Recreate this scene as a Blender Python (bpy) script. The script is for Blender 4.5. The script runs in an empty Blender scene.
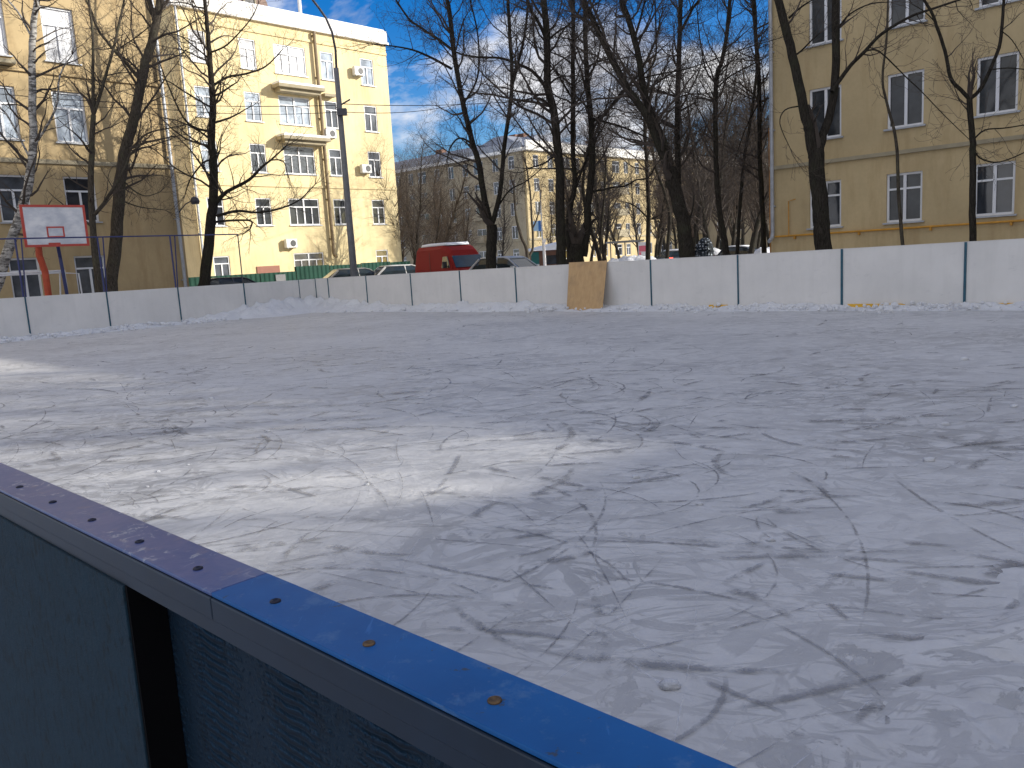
import bpy, math, random
from mathutils import Vector, Matrix, noise

# ------------------------------------------------------------------ camera model
W, H, FPX = 1024, 768, 816.0
PITCH, ROLL, CZ = math.atan(124/816), math.atan(.0594), 1.5
fw = Vector((0, math.cos(PITCH), -math.sin(PITCH)))
rt0 = Vector((1, 0, 0)); up0 = rt0.cross(fw)
rt = rt0*math.cos(ROLL) - up0*math.sin(ROLL)
up = up0*math.cos(ROLL) + rt0*math.sin(ROLL)
CAM = Vector((0, 0, CZ))
def ray(x, y): return fw*FPX + rt*(x-512) - up*(y-384)
def at_depth(x, y, d):                      # world point at distance d (along +Y)
    r = ray(x, y); return CAM + r*(d/r.y)
def horizon(x): return 260 - .0594*(x-512)
def base_at(x, d): p = at_depth(x, horizon(x), d); return Vector((p.x, p.y, 0))
# yard frame: u runs along the long boards (away, to the far corner), v across the rink
AZ = math.radians(46.5)
EU = Vector((-math.sin(AZ), math.cos(AZ), 0)); EV = Vector((math.cos(AZ), math.sin(AZ), 0)); EZ = Vector((0, 0, 1))
def Q(u, v, z=0.0): return EU*u + EV*v + EZ*z
def uv_of(p): return EU.dot(p), EV.dot(p)

scene = bpy.context.scene
for c in list(scene.collection.children): pass
col = scene.collection

# ------------------------------------------------------------------ object helpers
ORIG = {}
def tag(o, label=None, cat=None, group=None, kind=None):
    if label: o['label'] = label
    if cat: o['category'] = cat
    if group: o['group'] = group
    if kind: o['kind'] = kind
    return o
def thing(name, loc, label, cat, group=None):
    o = bpy.data.objects.new(name, None); col.objects.link(o)
    o.empty_display_size = .3
    o.location = loc; ORIG[o.name] = Vector(loc)
    return tag(o, label, cat, group)
class MB:
    def __init__(s, M=None): s.v = []; s.f = []; s.M = M; s.uv = None; s.smooth = False
    def add(s, vs, fs):
        n = len(s.v)
        if s.M is not None: vs = [s.M @ Vector(p) for p in vs]
        s.v.extend([tuple(p) for p in vs]); s.f.extend([tuple(i+n for i in f) for f in fs])
    def hexa(s, p):   # 8 points: bottom 4 ccw, top 4 ccw
        s.add(p, [(3,2,1,0),(4,5,6,7),(0,1,5,4),(1,2,6,5),(2,3,7,6),(3,0,4,7)])
    def box(s, x0, x1, y0, y1, z0, z1):
        s.hexa([(x0,y0,z0),(x1,y0,z0),(x1,y1,z0),(x0,y1,z0),(x0,y0,z1),(x1,y0,z1),(x1,y1,z1),(x0,y1,z1)])
    def ubox(s, u0, u1, v0, v1, z0, z1):       # box in yard frame  (v,-u) right handed
        a = lambda u, v, z: Q(u, v, z)
        s.hexa([a(u0,v1,z0),a(u0,v0,z0),a(u1,v0,z0),a(u1,v1,z0),a(u0,v1,z1),a(u0,v0,z1),a(u1,v0,z1),a(u1,v1,z1)][::1])
    def fbox(s, O, t, n, s0, s1, d0, d1, z0, z1):   # facade box: s along t, d along outward normal n
        P = lambda a, d, z: O + t*a + n*d + EZ*z
        s.hexa([P(s0,d0,z0),P(s1,d0,z0),P(s1,d1,z0),P(s0,d1,z0),P(s0,d0,z1),P(s1,d0,z1),P(s1,d1,z1),P(s0,d1,z1)])
    def tube(s, pts, rad, n=8, cap=True):
        rings = []; N = len(pts); prev = None
        vs = []; fs = []
        for i, p in enumerate(pts):
            d = (pts[min(i+1, N-1)] - pts[max(i-1, 0)])
            if d.length < 1e-9: d = Vector((0,0,1))
            d.normalize()
            if prev is None:
                a = Vector((0,0,1)) if abs(d.z) < .9 else Vector((1,0,0))
                x = d.cross(a).normalized()
            else:
                x = prev - d*prev.dot(d)
                x = x.normalized() if x.length > 1e-6 else d.orthogonal().normalized()
            prev = x; y = d.cross(x); r = rad[i] if hasattr(rad, '__len__') else rad
            for k in range(n):
                a = 2*math.pi*k/n
                vs.append(p + x*(r*math.cos(a)) + y*(r*math.sin(a)))
        for i in range(N-1):
            for k in range(n):
                k2 = (k+1) % n
                fs.append((i*n+k, i*n+k2, (i+1)*n+k2, (i+1)*n+k))
        if cap:
            fs.append(tuple(range(n))[::-1]); fs.append(tuple((N-1)*n+k for k in range(n)))
        s.add(vs, fs)
    def loft(s, rings, cap=True, closed=True):
        n = len(rings[0]); vs = [p for r in rings for p in r]; fs = []
        for i in range(len(rings)-1):
            for k in range(n if closed else n-1):
                k2 = (k+1) % n
                fs.append((i*n+k, i*n+k2, (i+1)*n+k2, (i+1)*n+k))
        if cap: fs.append(tuple(range(n))[::-1]); fs.append(tuple((len(rings)-1)*n+k for k in range(n)))
        s.add(vs, fs)
    def build(s, name, mat, parent=None, smooth=False, kind=None, bevel=0, label=None):
        me = bpy.data.meshes.new(name)
        root = parent
        while root is not None and root.parent is not None: root = root.parent
        off = ORIG.get(root.name, Vector((0,0,0))) if root is not None else Vector((0,0,0))
        if off.length > 0: vs = [(a-off.x, b-off.y, c-off.z) for a, b, c in s.v]
        else: vs = s.v
        me.from_pydata(vs, [], s.f); me.update()
        if smooth: me.polygons.foreach_set('use_smooth', [True]*len(me.polygons))
        me.materials.append(mat)
        o = bpy.data.objects.new(name, me); col.objects.link(o)
        if parent is not None: o.parent = parent
        if bevel:
            m = o.modifiers.new('bevel', 'BEVEL'); m.width = bevel; m.segments = 2; m.limit_method = 'ANGLE'
        if kind: o['kind'] = kind
        if label: o['label'] = label
        return o
def kids(o): return [c for c in list(col.objects) if c.parent == o]
def copy_tree(o, loc, rz=None, scale=None, label=None):
    c = o.copy(); col.objects.link(c); c.location = loc
    if rz is not None: c.rotation_euler = (0, 0, rz)
    if scale is not None: c.scale = scale
    if label: c['label'] = label
    for k in list(o.children):
        d = k.copy(); col.objects.link(d); d.parent = c
        for g in list(k.children):
            e = g.copy(); col.objects.link(e); e.parent = d
    return c

# ------------------------------------------------------------------ materials
def new_mat(name):
    m = bpy.data.materials.new(name); m.use_nodes = True
    nt = m.node_tree; b = nt.nodes['Principled BSDF']
    return m, nt, b
def N(nt, t, **kw):
    n = nt.nodes.new(t)
    for k, v in kw.items():
        if k.startswith('i_'):
            n.inputs[k[2:].replace('_', ' ')].default_value = v
        else: setattr(n, k, v)
    return n
def ramp(nt, src, stops, interp='LINEAR'):
    r = nt.nodes.new('ShaderNodeValToRGB'); r.color_ramp.interpolation = interp
    el = r.color_ramp.elements
    while len(el) < len(stops): el.new(.5)
    for e, (p, c) in zip(el, stops):
        e.position = p; e.color = (c, c, c, 1) if isinstance(c, (int, float)) else (*c, 1)
    nt.links.new(src, r.inputs[0]); return r
def mix(nt, fac, a, b, mode='MIX'):
    m = nt.nodes.new('ShaderNodeMix'); m.data_type = 'RGBA'; m.blend_type = mode
    for i, v in ((0, fac), (6, a), (7, b)):
        if isinstance(v, (int, float)): m.inputs[i].default_value = v
        elif isinstance(v, tuple): m.inputs[i].default_value = (*v, 1)
        else: nt.links.new(v, m.inputs[i])
    return m.outputs[2]
def math_n(nt, op, a, b=0.0):
    m = nt.nodes.new('ShaderNodeMath'); m.operation = op
    for i, v in enumerate((a, b)):
        if isinstance(v, (int, float)): m.inputs[i].default_value = v
        else: nt.links.new(v, m.inputs[i])
    return m.outputs[0]
def pos(nt, scale=(1,1,1), rot=(0,0,0), loc=(0,0,0), obj=False):
    if obj: s = N(nt, 'ShaderNodeTexCoord').outputs['Object']
    else: s = N(nt, 'ShaderNodeNewGeometry').outputs['Position']
    mp = N(nt, 'ShaderNodeMapping'); mp.inputs['Scale'].default_value = scale
    mp.inputs['Rotation'].default_value = rot; mp.inputs['Location'].default_value = loc
    nt.links.new(s, mp.inputs[0]); return mp.outputs[0]
def nz(nt, vec, scale=1., detail=4., rough=.55, dist=0.):
    n = N(nt, 'ShaderNodeTexNoise'); n.inputs['Scale'].default_value = scale
    n.inputs['Detail'].default_value = detail; n.inputs['Roughness'].default_value = rough
    n.inputs['Distortion'].default_value = dist
    nt.links.new(vec, n.inputs['Vector']); return n.outputs[0]
def bump(nt, b, h, strength=.3, dist=.01, prev=None):
    n = N(nt, 'ShaderNodeBump'); n.inputs['Strength'].default_value = strength
    n.inputs['Distance'].default_value = dist
    nt.links.new(h, n.inputs['Height'])
    if prev is not None: nt.links.new(prev, n.inputs['Normal'])
    nt.links.new(n.outputs[0], b.inputs['Normal']); return n.outputs[0]
def simple(name, c, rough=.6, var=.12, scale=3., metal=0., bmp=0., bscale=60., spec=.5, obj=False):
    m, nt, b = new_mat(name)
    v = pos(nt, obj=obj)
    n = nz(nt, v, scale, 5., .6)
    r = ramp(nt, n, [(.25, tuple(x*(1-var) for x in c)), (.75, tuple(min(1, x*(1+var)) for x in c))])
    nt.links.new(r.outputs[0], b.inputs['Base Color'])
    b.inputs['Roughness'].default_value = rough; b.inputs['Metallic'].default_value = metal
    b.inputs['Specular IOR Level'].default_value = spec
    if bmp: bump(nt, b, nz(nt, v, bscale, 4.), bmp, .01)
    return m
def plaster(name, c, stain=(.55,.45,.35), amount=.5):
    m, nt, b = new_mat(name)
    n1 = nz(nt, pos(nt), .35, 6., .6); n2 = nz(nt, pos(nt, (2.2,2.2,.35)), 1., 5., .65)
    n3 = nz(nt, pos(nt), 9., 5., .7)
    c1 = mix(nt, ramp(nt, n1, [(.35, 0), (.68, 1)]).outputs[0], tuple(x*.86 for x in c), tuple(min(1, x*1.1) for x in c))
    dirt = math_n(nt, 'MULTIPLY', ramp(nt, n2, [(.48, 0), (.78, 1)]).outputs[0], amount)
    c2 = mix(nt, dirt, c1, tuple(a*s for a, s in zip(c, stain)))
    c3 = mix(nt, math_n(nt, 'MULTIPLY', ramp(nt, n3, [(.3, 1), (.6, 0)]).outputs[0], .16), c2, tuple(x*.6 for x in c))
    nt.links.new(c3, b.inputs['Base Color']); b.inputs['Roughness'].default_value = .9
    b.inputs['Specular IOR Level'].default_value = .2
    bump(nt, b, n3, .35, .01)
    return m
M = {}
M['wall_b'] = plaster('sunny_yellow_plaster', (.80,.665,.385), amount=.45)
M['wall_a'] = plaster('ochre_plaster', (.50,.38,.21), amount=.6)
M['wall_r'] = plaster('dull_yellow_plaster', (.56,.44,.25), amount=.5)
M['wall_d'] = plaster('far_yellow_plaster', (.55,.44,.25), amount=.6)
M['wall_brick'] = plaster('tan_render', (.42,.34,.26))
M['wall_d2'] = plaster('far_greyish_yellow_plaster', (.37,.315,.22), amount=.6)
M['trim'] = simple('grey_trim', (.36,.31,.21), .85, .2, 2.)
M['white_trim'] = simple('white_painted_parapet', (.78,.76,.72), .7, .08, 2.)
M['white_frame'] = simple('white_window_frame', (.74,.75,.77), .45, .05, 3.)
M['metal_grey'] = simple('galvanised_pipe', (.42,.44,.47), .5, .2, 4., .3)
M['pipe_brown'] = simple('brown_drainpipe', (.20,.145,.08), .6, .25, 4.)
M['gas_orange'] = simple('orange_gas_pipe_paint', (.58,.28,.03), .5, .2, 5.)
M['ac_white'] = simple('air_conditioner_casing', (.7,.7,.68), .5, .06, 6.)
M['ac_dark'] = simple('fan_grille', (.05,.05,.05), .5, .2, 30.)
M['roof_snow'] = simple('snow_on_roof', (.80,.82,.86), .8, .05, 1., 0, .5, 8.)
M['roof_metal'] = simple('grey_roof_metal', (.30,.32,.36), .6, .2, .6)
M['roof_brown'] = simple('brown_dormer_metal', (.16,.09,.06), .6, .2, 2.)
M['concrete'] = simple('lamp_concrete', (.20,.20,.20), .85, .2, 6., 0, .4, 40.)
M['dark_metal'] = simple('dark_lamp_metal', (.06,.06,.07), .5, .2, 6.)
M['cable'] = simple('black_cable', (.02,.02,.02), .6, .1, 6.)
M['navy'] = simple('navy_blue_tube_paint', (.025,.035,.13), .45, .25, 8.)
M['teal'] = simple('teal_post_paint', (.015,.085,.13), .5, .3, 8.)
M['board'] = None
M['red'] = simple('red_backboard_paint', (.50,.07,.05), .5, .15, 6.)
M['orange_red'] = simple('orange_red_post_paint', (.42,.06,.02), .5, .2, 6.)
M['goal_white'] = simple('white_goal_paint', (.70,.71,.72), .5, .1, 6.)
M['yellow'] = simple('yellow_kick_strip', (.75,.43,.03), .5, .12, 6.)
M['green'] = simple('green_corrugated_paint', (.002,.045,.026), .8, .2, 2.)
M['tyre'] = simple('tyre_rubber', (.02,.02,.02), .85, .2, 20.)
M['rim'] = simple('steel_rim', (.4,.4,.42), .35, .1, 9., .8)
M['plastic'] = simple('black_plastic', (.03,.03,.03), .6, .1, 9.)
M['screw'] = simple('rusty_screw', (.16,.10,.05), .55, .5, 300., .5)
M['screw_dark'] = simple('dark_screw', (.03,.03,.045), .5, .4, 300., .5)
M['bark'] = simple('dark_bark', (.034,.029,.023), .95, .35, 5., 0, .8, 25.)
M['bark2'] = simple('grey_bark', (.085,.07,.055), .95, .3, 5., 0, .8, 25.)
M['twig'] = simple('twig_bark', (.062,.048,.038), .9, .3, 2.)
M['twig_brown'] = simple('reddish_twig_bark', (.078,.056,.038), .9, .3, 2.)
M['teal_door'] = simple('teal_door_paint', (.01,.13,.12), .5, .2, 3.)
M['brown_wall'] = simple('brown_kiosk_wall', (.17,.08,.05), .7, .25, 3.)
M['shelter'] = simple('grey_shelter_metal', (.22,.21,.19), .6, .2, 3.)
M['sign_blue'] = simple('blue_sign_paint', (.03,.14,.42), .4, .1, 3.)
M['sign_pale'] = simple('pale_blue_sign_paint', (.35,.55,.75), .4, .1, 3.)
M['pink'] = simple('pink_red_poster', (.75,.16,.22), .5, .15, 3.)
M['poster'] = simple('white_poster', (.8,.78,.78), .5, .05, 3.)
M['black'] = simple('black_recess_shade', (.004,.004,.005), .9, .2, 9., spec=.1)  # near-black base stands in for shade at the cladding end
M['rust'] = simple('rusty_orange_stain', (.40,.18,.04), .9, .4, 3.)

def glass(name, c, rough=.06):
    m, nt, b = new_mat(name)
    v = pos(nt); n = nz(nt, v, 1.3, 4., .6)
    r = ramp(nt, n, [(.35, tuple(x*.55 for x in c)), (.7, tuple(min(1, x*1.35) for x in c))])
    nt.links.new(r.outputs[0], b.inputs['Base Color'])
    b.inputs['Roughness'].default_value = rough; b.inputs['IOR'].default_value = 1.5
    b.inputs['Coat Weight'].default_value = .0 if ('car' in name or 'van' in name or 'dim' in name) else .6; b.inputs['Coat Roughness'].default_value = .03
    bump(nt, b, nz(nt, v, .9, 2.), .05, .05)
    return m
M['glass_dark'] = glass('dark_window_glass', (.035,.04,.05))
M['glass_r'] = glass('dim_curtained_glass', (.045,.05,.055))
M['glass_mid'] = glass('curtained_window_glass', (.10,.11,.125))
M['glass_pale'] = glass('pale_sky_reflection_glass', (.42,.48,.55))  # pale base paints in sky reflected by upper panes
M['glass_white'] = glass('white_sky_reflection_glass', (.82,.84,.88), .2)  # white base paints in bright sky reflected by the highest panes
M['car_glass'] = glass('car_glass', (.02,.03,.035))
M['van_glass'] = glass('van_windscreen_glass', (.015,.045,.07))
def paint(name, c, rough=.3, metal=0., dirt=.25):
    m, nt, b = new_mat(name)
    n = nz(nt, pos(nt), 2.5, 6., .65)
    z = N(nt, 'ShaderNodeSeparateXYZ'); nt.links.new(pos(nt), z.inputs[0])
    lo = ramp(nt, math_n(nt, 'ADD', z.outputs[2], math_n(nt, 'MULTIPLY', n, .8)), [(.3, 1), (1.0, 0)]).outputs[0]
    nt.links.new(mix(nt, math_n(nt, 'MULTIPLY', lo, dirt*2), c, (.16,.145,.13)), b.inputs['Base Color'])
    b.inputs['Roughness'].default_value = rough; b.inputs['Metallic'].default_value = metal
    b.inputs['Coat Weight'].default_value = .0 if 'van' in name else .12
    if 'van' in name: b.inputs['Specular IOR Level'].default_value = .15
    return m
M['paint_red'] = paint('red_van_paint', (.25,.018,.014), .7, 0., .08)
M['paint_silver'] = paint('silver_car_paint', (.42,.44,.46), .3, .4)
M['paint_white'] = paint('pale_car_paint', (.62,.62,.60), .3)
M['paint_beige'] = paint('beige_car_paint', (.30,.29,.27), .3, .3)
M['paint_black'] = paint('black_car_paint', (.02,.022,.028), .25)
M['paint_grey'] = paint('dark_grey_car_paint', (.06,.07,.08), .3)
def lamp_mat(name, c, e=0.):
    m, nt, b = new_mat(name); b.inputs['Base Color'].default_value = (*c, 1); b.inputs['Roughness'].default_value = .2
    if e: b.inputs['Emission Color'].default_value = (*c, 1); b.inputs['Emission Strength'].default_value = e
    return m
M['headlight'] = lamp_mat('headlight_glass', (.7,.72,.75))
M['taillight'] = lamp_mat('lit_taillight', (.9,.12,.08), 1.6)
M['taillight_off'] = lamp_mat('taillight_glass', (.35,.02,.02))

# snow
def snow_mat(name, c=(.58,.61,.66), bs=.6, dirt=.3, vor=True):
    m, nt, b = new_mat(name)
    v = pos(nt)
    n = nz(nt, v, 1.3, 7., .6); d = nz(nt, v, 14., 6., .7)
    c1 = mix(nt, ramp(nt, n, [(.3, 0), (.7, 1)]).outputs[0], tuple(x*.88 for x in c), c)
    sp = ramp(nt, d, [(.66, 0), (.76, 1)]).outputs[0]
    c2 = mix(nt, math_n(nt, 'MULTIPLY', sp, dirt), c1, (.25,.23,.22))
    nt.links.new(c2, b.inputs['Base Color']); b.inputs['Roughness'].default_value = .75
    b.inputs['Specular IOR Level'].default_value = .3
    bump(nt, b, nz(nt, v, 9., 7., .65), bs, .05)
    return m
M['snow'] = snow_mat('packed_snow')
M['snow_bank'] = snow_mat('ploughed_snow', (.76,.77,.79), 1., .4)

# ice: white scraped dust over darker clear ice, streaked in many directions
def ice_mat():
    m, nt, b = new_mat('skated_ice')
    warp = N(nt, 'ShaderNodeTexNoise'); warp.inputs['Scale'].default_value = .45; warp.inputs['Detail'].default_value = 2.
    g = N(nt, 'ShaderNodeNewGeometry').outputs['Position']; nt.links.new(g, warp.inputs['Vector'])
    sub = N(nt, 'ShaderNodeVectorMath', operation='SUBTRACT'); nt.links.new(warp.outputs[1], sub.inputs[0]); sub.inputs[1].default_value = (.5,.5,.5)
    sc = N(nt, 'ShaderNodeVectorMath', operation='SCALE'); nt.links.new(sub.outputs[0], sc.inputs[0]); sc.inputs['Scale'].default_value = 1.7
    add = N(nt, 'ShaderNodeVectorMath', operation='ADD'); nt.links.new(g, add.inputs[0]); nt.links.new(sc.outputs[0], add.inputs[1])
    wp = add.outputs[0]
    total = None
    specs = [(12, 1.5, 7., .585, .615, .6), (-10, 1.2, 5., .59, .62, .55), (52, 1.7, 8., .60, .63, .55), (-63, 1.6, 7., .605, .64, .5),
             (85, 1.8, 8., .61, .64, .45), (3, 1.0, 12., .58, .61, .55), (-32, 2.0, 13., .59, .62, .5), (28, 2.2, 16., .60, .63, .5)]
    for i, (ang, sx, sy, t0, t1, wgt) in enumerate(specs):
        rot = N(nt, 'ShaderNodeVectorRotate', rotation_type='Z_AXIS'); rot.inputs['Angle'].default_value = math.radians(ang)
        nt.links.new(wp, rot.inputs['Vector'])
        mp = N(nt, 'ShaderNodeMapping'); mp.inputs['Scale'].default_value = (sx, sy, 1); mp.inputs['Location'].default_value = (i*7.3, i*3.1, i*2.)
        nt.links.new(rot.outputs[0], mp.inputs[0])
        s = nz(nt, mp.outputs[0], 1., 3., .6)
        r = math_n(nt, 'MULTIPLY', ramp(nt, s, [(t0, 0), (t1, 1)]).outputs[0], wgt)
        total = r if total is None else math_n(nt, 'MAXIMUM', total, r)
    v = pos(nt)
    patch = ramp(nt, nz(nt, v, 2.2, 8., .70, 1.4), [(.555, 0), (.58, .7)]).outputs[0]
    total = math_n(nt, 'MAXIMUM', total, patch)
    dens = ramp(nt, nz(nt, v, .4, 5., .65), [(.38, .12), (.60, 1.)]).outputs[0]
    grain = ramp(nt, nz(nt, v, 26., 5., .7), [(.3, .9), (.7, 1.1)]).outputs[0]
    total = math_n(nt, 'MULTIPLY', math_n(nt, 'MULTIPLY', total, dens), grain)
    big = ramp(nt, nz(nt, v, .22, 5., .6), [(.3, 0), (.7, 1)]).outputs[0]
    dust = mix(nt, big, (.575,.57,.56), (.68,.675,.66))
    mott = ramp(nt, nz(nt, v, 4.5, 6., .68), [(.3, .86), (.7, 1.06)]).outputs[0]
    dust = mix(nt, 1., dust, mott, 'MULTIPLY')
    c = mix(nt, total, dust, (.32,.32,.32))
    nt.links.new(c, b.inputs['Base Color'])
    rr = ramp(nt, total, [(0, .72), (.8, .42)]).outputs[0]
    nt.links.new(rr, b.inputs['Roughness'])
    h = math_n(nt, 'SUBTRACT', nz(nt, v, 7., 6., .65), math_n(nt, 'MULTIPLY', total, .35))
    bump(nt, b, h, .5, .025)
    b.inputs['Specular IOR Level'].default_value = .35
    return m
M['ice'] = ice_mat()
def mark_mat(name, c, a, rough, white=False):
    m, nt, b = new_mat(name)
    uvn = N(nt, 'ShaderNodeTexCoord').outputs['UV']
    s = N(nt, 'ShaderNodeSeparateXYZ'); nt.links.new(uvn, s.inputs[0])
    e = math_n(nt, 'ABSOLUTE', math_n(nt, 'SUBTRACT', s.outputs[1], .5))
    v = pos(nt)
    w = math_n(nt, 'MULTIPLY', math_n(nt, 'SUBTRACT', nz(nt, v, 22., 5., .75), .5), 1.1)
    edge = ramp(nt, math_n(nt, 'ADD', e, w), [(.22, 1), (.44, 0)]).outputs[0]
    fx = math_n(nt, 'ABSOLUTE', math_n(nt, 'SUBTRACT', s.outputs[0], .5))
    endf = ramp(nt, fx, [(.33, 1), (.5, 0)]).outputs[0]
    br = ramp(nt, nz(nt, v, 5., 5., .7), [(.42, .0), (.54, 1)]).outputs[0]
    al = math_n(nt, 'MULTIPLY', math_n(nt, 'MULTIPLY', edge, endf), math_n(nt, 'MULTIPLY', br, a))
    nt.links.new(al, b.inputs['Alpha'])
    b.inputs['Base Color'].default_value = (*c, 1); b.inputs['Roughness'].default_value = rough
    return m
M['mark'] = mark_mat('scraped_clear_ice', (.27,.27,.275), .5, .4)
M['mark_white'] = mark_mat('fresh_white_scratch', (.75,.76,.78), .4, .7)

# ------------------------------------------------------------------ setting: ground, ice, banks
g = MB(); g.add([(-600,-600,-.03),(600,-600,-.03),(600,900,-.03),(-600,900,-.03)], [(0,1,2,3)])
g.build('ground', M['snow'], kind='structure')
V0, U1, NU0 = 18.2, 27.5, -9.5
g = MB(); g.add([Q(NU0,V0,0),Q(NU0,.25,0),Q(U1,.25,0),Q(U1,V0,0)], [(3,2,1,0)])
ice = g.build('ice_sheet', M['ice'], kind='structure')
# trodden yard road behind the boards
m_road = snow_mat('rolled_dirty_snow', (.42,.41,.41), .5, .5)
g = MB(); g.add([Q(-8,21,-.024),Q(40,21,-.024),Q(40,26,-.024),Q(-8,26,-.024)], [(0,1,2,3)])
g.build('yard_road', m_road, kind='structure')
g = MB(); g.add([Q(31,4,-.026),Q(31,48,-.026),Q(38,48,-.026),Q(38,4,-.026)], [(0,3,2,1)][::1])
g.build('side_road', m_road, kind='structure')

def lerp_prof(prof, s):
    if s <= prof[0][0]: return prof[0][1]
    for (a, ha), (b, hb) in zip(prof, prof[1:]):
        if s <= b: return ha + (hb-ha)*(s-a)/(b-a)
    return prof[-1][1]
def bank(name, s0, s1, prof, P, wid, seed, step=.09):
    ns = int((s1-s0)/step); nd = 15; vs = []; fs = []
    for i in range(ns+1):
        s = s0 + (s1-s0)*i/ns; h = lerp_prof(prof, s)
        w = wid*(.75+.5*noise.noise((s*.35, seed, 0)))*(.6+h*2.2)
        for k in range(nd+1):
            t = k/nd; d = w*t
            f = (1-t)**1.5
            lump = (noise.fractal((s*2.1, d*2.6, seed), 1., 2., 5) * .55 + abs(noise.noise((s*5.5, d*5.5, seed+4)))*.5)
            z = h*f*(1+lump*.8) + (.07+.22*h)*lump*(1-t)**.6*(1 if k else .4)
            if k == nd: z = -.02
            elif k == nd-1: z = max(-.01, z*.3)
            vs.append(P(s, d, z))
    for i in range(ns):
        for k in range(nd):
            a = i*(nd+1)+k; fs.append((a, a+1, a+nd+2, a+nd+1))
    m = MB(); m.add(vs, fs); return m.build(name, M['snow_bank'], smooth=True, kind='structure')
bank('snow_bank', -9, 27.4, [(-9,.10),(4.6,.10),(6.0,.045),(6.8,.04),(7.1,.08),(8.2,.11),(9.0,.10),(9.9,.04),(10.4,.04),(11,.10),(14,.12),(17,.20),(19.3,.22),(21.7,.15),(24.3,.24),(26,.40),(27.4,.46)],
     lambda s, d, z: Q(s, V0-.01-d, z), 1.15, 3.)
bank('snow_bank', -1, 18.1, [(-1,.07),(8,.07),(10.3,.13),(12.7,.09),(14.6,.28),(15.4,.42),(18.1,.46)],
     lambda s, d, z: Q(U1-.01-d, s, z), 1.15, 9.)

def clumps(name, n, seed):
    R = random.Random(seed); b = MB()
    for i in range(n):
        if R.random() < .68:
            s_ = R.uniform(-3, 27.2); d = abs(R.gauss(.15, .38)); c = Q(s_, V0-.05-d, max(0, .10-.08*d)*R.uniform(.3, 1.3))
        else:
            s_ = R.uniform(2, 18); d = abs(R.gauss(.15, .38)); c = Q(U1-.05-d, s_, max(0, .10-.08*d)*R.uniform(.3, 1.3))
        r_ = R.uniform(.012, .05)*(1 if R.random() < .85 else 1.8)
        ring = lambda q, z: [c+Vector((math.cos(a)*q*R.uniform(.7, 1.3), math.sin(a)*q*R.uniform(.7, 1.3), z*R.uniform(.8, 1.2))) for a in (0, 1.05, 2.1, 3.14, 4.2, 5.25)]
        b.loft([ring(r_*.8, -r_*.4), ring(r_, r_*.3), ring(r_*.5, r_*.9)])
    o = b.build(name, M['snow_bank'], kind='stuff'); return o
tag(clumps('snow_clods', 1500, 4), 'broken clods of ploughed snow strewn along the foot of the boards', 'snow clods')
# skate marks: long curved strokes and short smears scraped into the ice
def marks(name, n, wr, lr, kr, mat, zlo, zhi, seed, near=None):
    R = random.Random(seed); vs = []; fs = []; uvs = []
    for i in range(n):
        if R.random() < .55: p = Vector((R.uniform(-6,14), R.uniform(.3,9)))
        else: p = Vector((R.uniform(-9,27), R.uniform(.3,17.6)))
        th = R.gauss(2.38, .55) if R.random() < .7 else R.uniform(0, 6.28)
        L = R.uniform(*lr)*(1+.8*(R.random() < .15)); k = R.uniform(-kr, kr)*R.random(); w = R.uniform(*wr)*R.uniform(.6, 1.2)
        dk = R.uniform(-.3, .3); seg = 12; z = zlo + (zhi-zlo)*i/n
        base = len(vs); q = p.copy(); ok = True
        for j in range(seg+1):
            t = j/seg; ww = w*(.35+.65*math.sin(math.pi*min(1, .15+t*.85)))
            nx = Vector((-math.sin(th), math.cos(th)))
            for sgn in (-1, 1):
                a = q + nx*(sgn*ww/2)
                vs.append(Q(min(27.4, max(-9.4, a.x)), min(18.1, max(.27, a.y)), z)); uvs.append((t, .5+sgn*.5))
            q = q + Vector((math.cos(th), math.sin(th)))*(L/seg); th += (k+dk*t)*L/seg
        for j in range(seg):
            a = base+2*j; fs.append((a, a+2, a+3, a+1))
    me = bpy.data.meshes.new(name); me.from_pydata([tuple(v) for v in vs], [], fs)
    ul = me.uv_layers.new(name='UVMap')
    for l in me.loops: ul.data[l.index].uv = uvs[l.vertex_index]
    me.materials.append(mat); o = bpy.data.objects.new(name, me); col.objects.link(o); o['kind'] = 'stuff'
    return o
tag(marks('skate_marks', 1700, (.01,.036), (.25,1.7), 2.4, M['mark'], .003, .006, 5), 'dark curved skate strokes scraped across the rink ice', 'skate marks')
tag(marks('ice_smears', 1100, (.03,.11), (.15,.9), 2.2, M['mark'], .007, .0085, 8), 'broad grey smears of bare ice where snow dust was pushed away', 'ice smears')
tag(marks('fine_scratches', 450, (.005,.011), (.4,2.2), 1.5, M['mark_white'], .0095, .012, 11), 'fine white blade scratches crossing the rink ice', 'ice scratches')

# trampled lumpy snow close to the near boards
def patch(u0, u1, v0, v1, hgt, seed, step=.02):
    nu = int((u1-u0)/step); nv = int((v1-v0)/step); vs = []; fs = []
    for i in range(nu+1):
        for k in range(nv+1):
            a, b_ = i/nu, k/nv; u, v = u0+(u1-u0)*a, v0+(v1-v0)*b_
            e = min(1, 4*min(a, 1-a, b_, 1-b_) * 1.2)
            n1 = noise.fractal((u*2.6, v*2.6, seed), .9, 2., 5); n2 = abs(noise.noise((u*2.2, v*2.2, seed+2)))
            z = -.012 + e*(.026 + hgt*(n1*.75+.45) - .045*max(0, .10-n2)/.10) + .003*noise.noise((u*22, v*22, 1))
            vs.append(Q(u, v, z))
    for i in range(nu):
        for k in range(nv):
            a = i*(nv+1)+k; fs.append((a, a+nv+1, a+nv+2, a+1)[::-1])
    m = MB(); m.add(vs, fs); return m.build('trampled_snow', M['ice'], smooth=True, kind='structure')
M['snow_ice'] = snow_mat('icy_trampled_snow', (.44,.455,.49), .5, .25)
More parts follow.
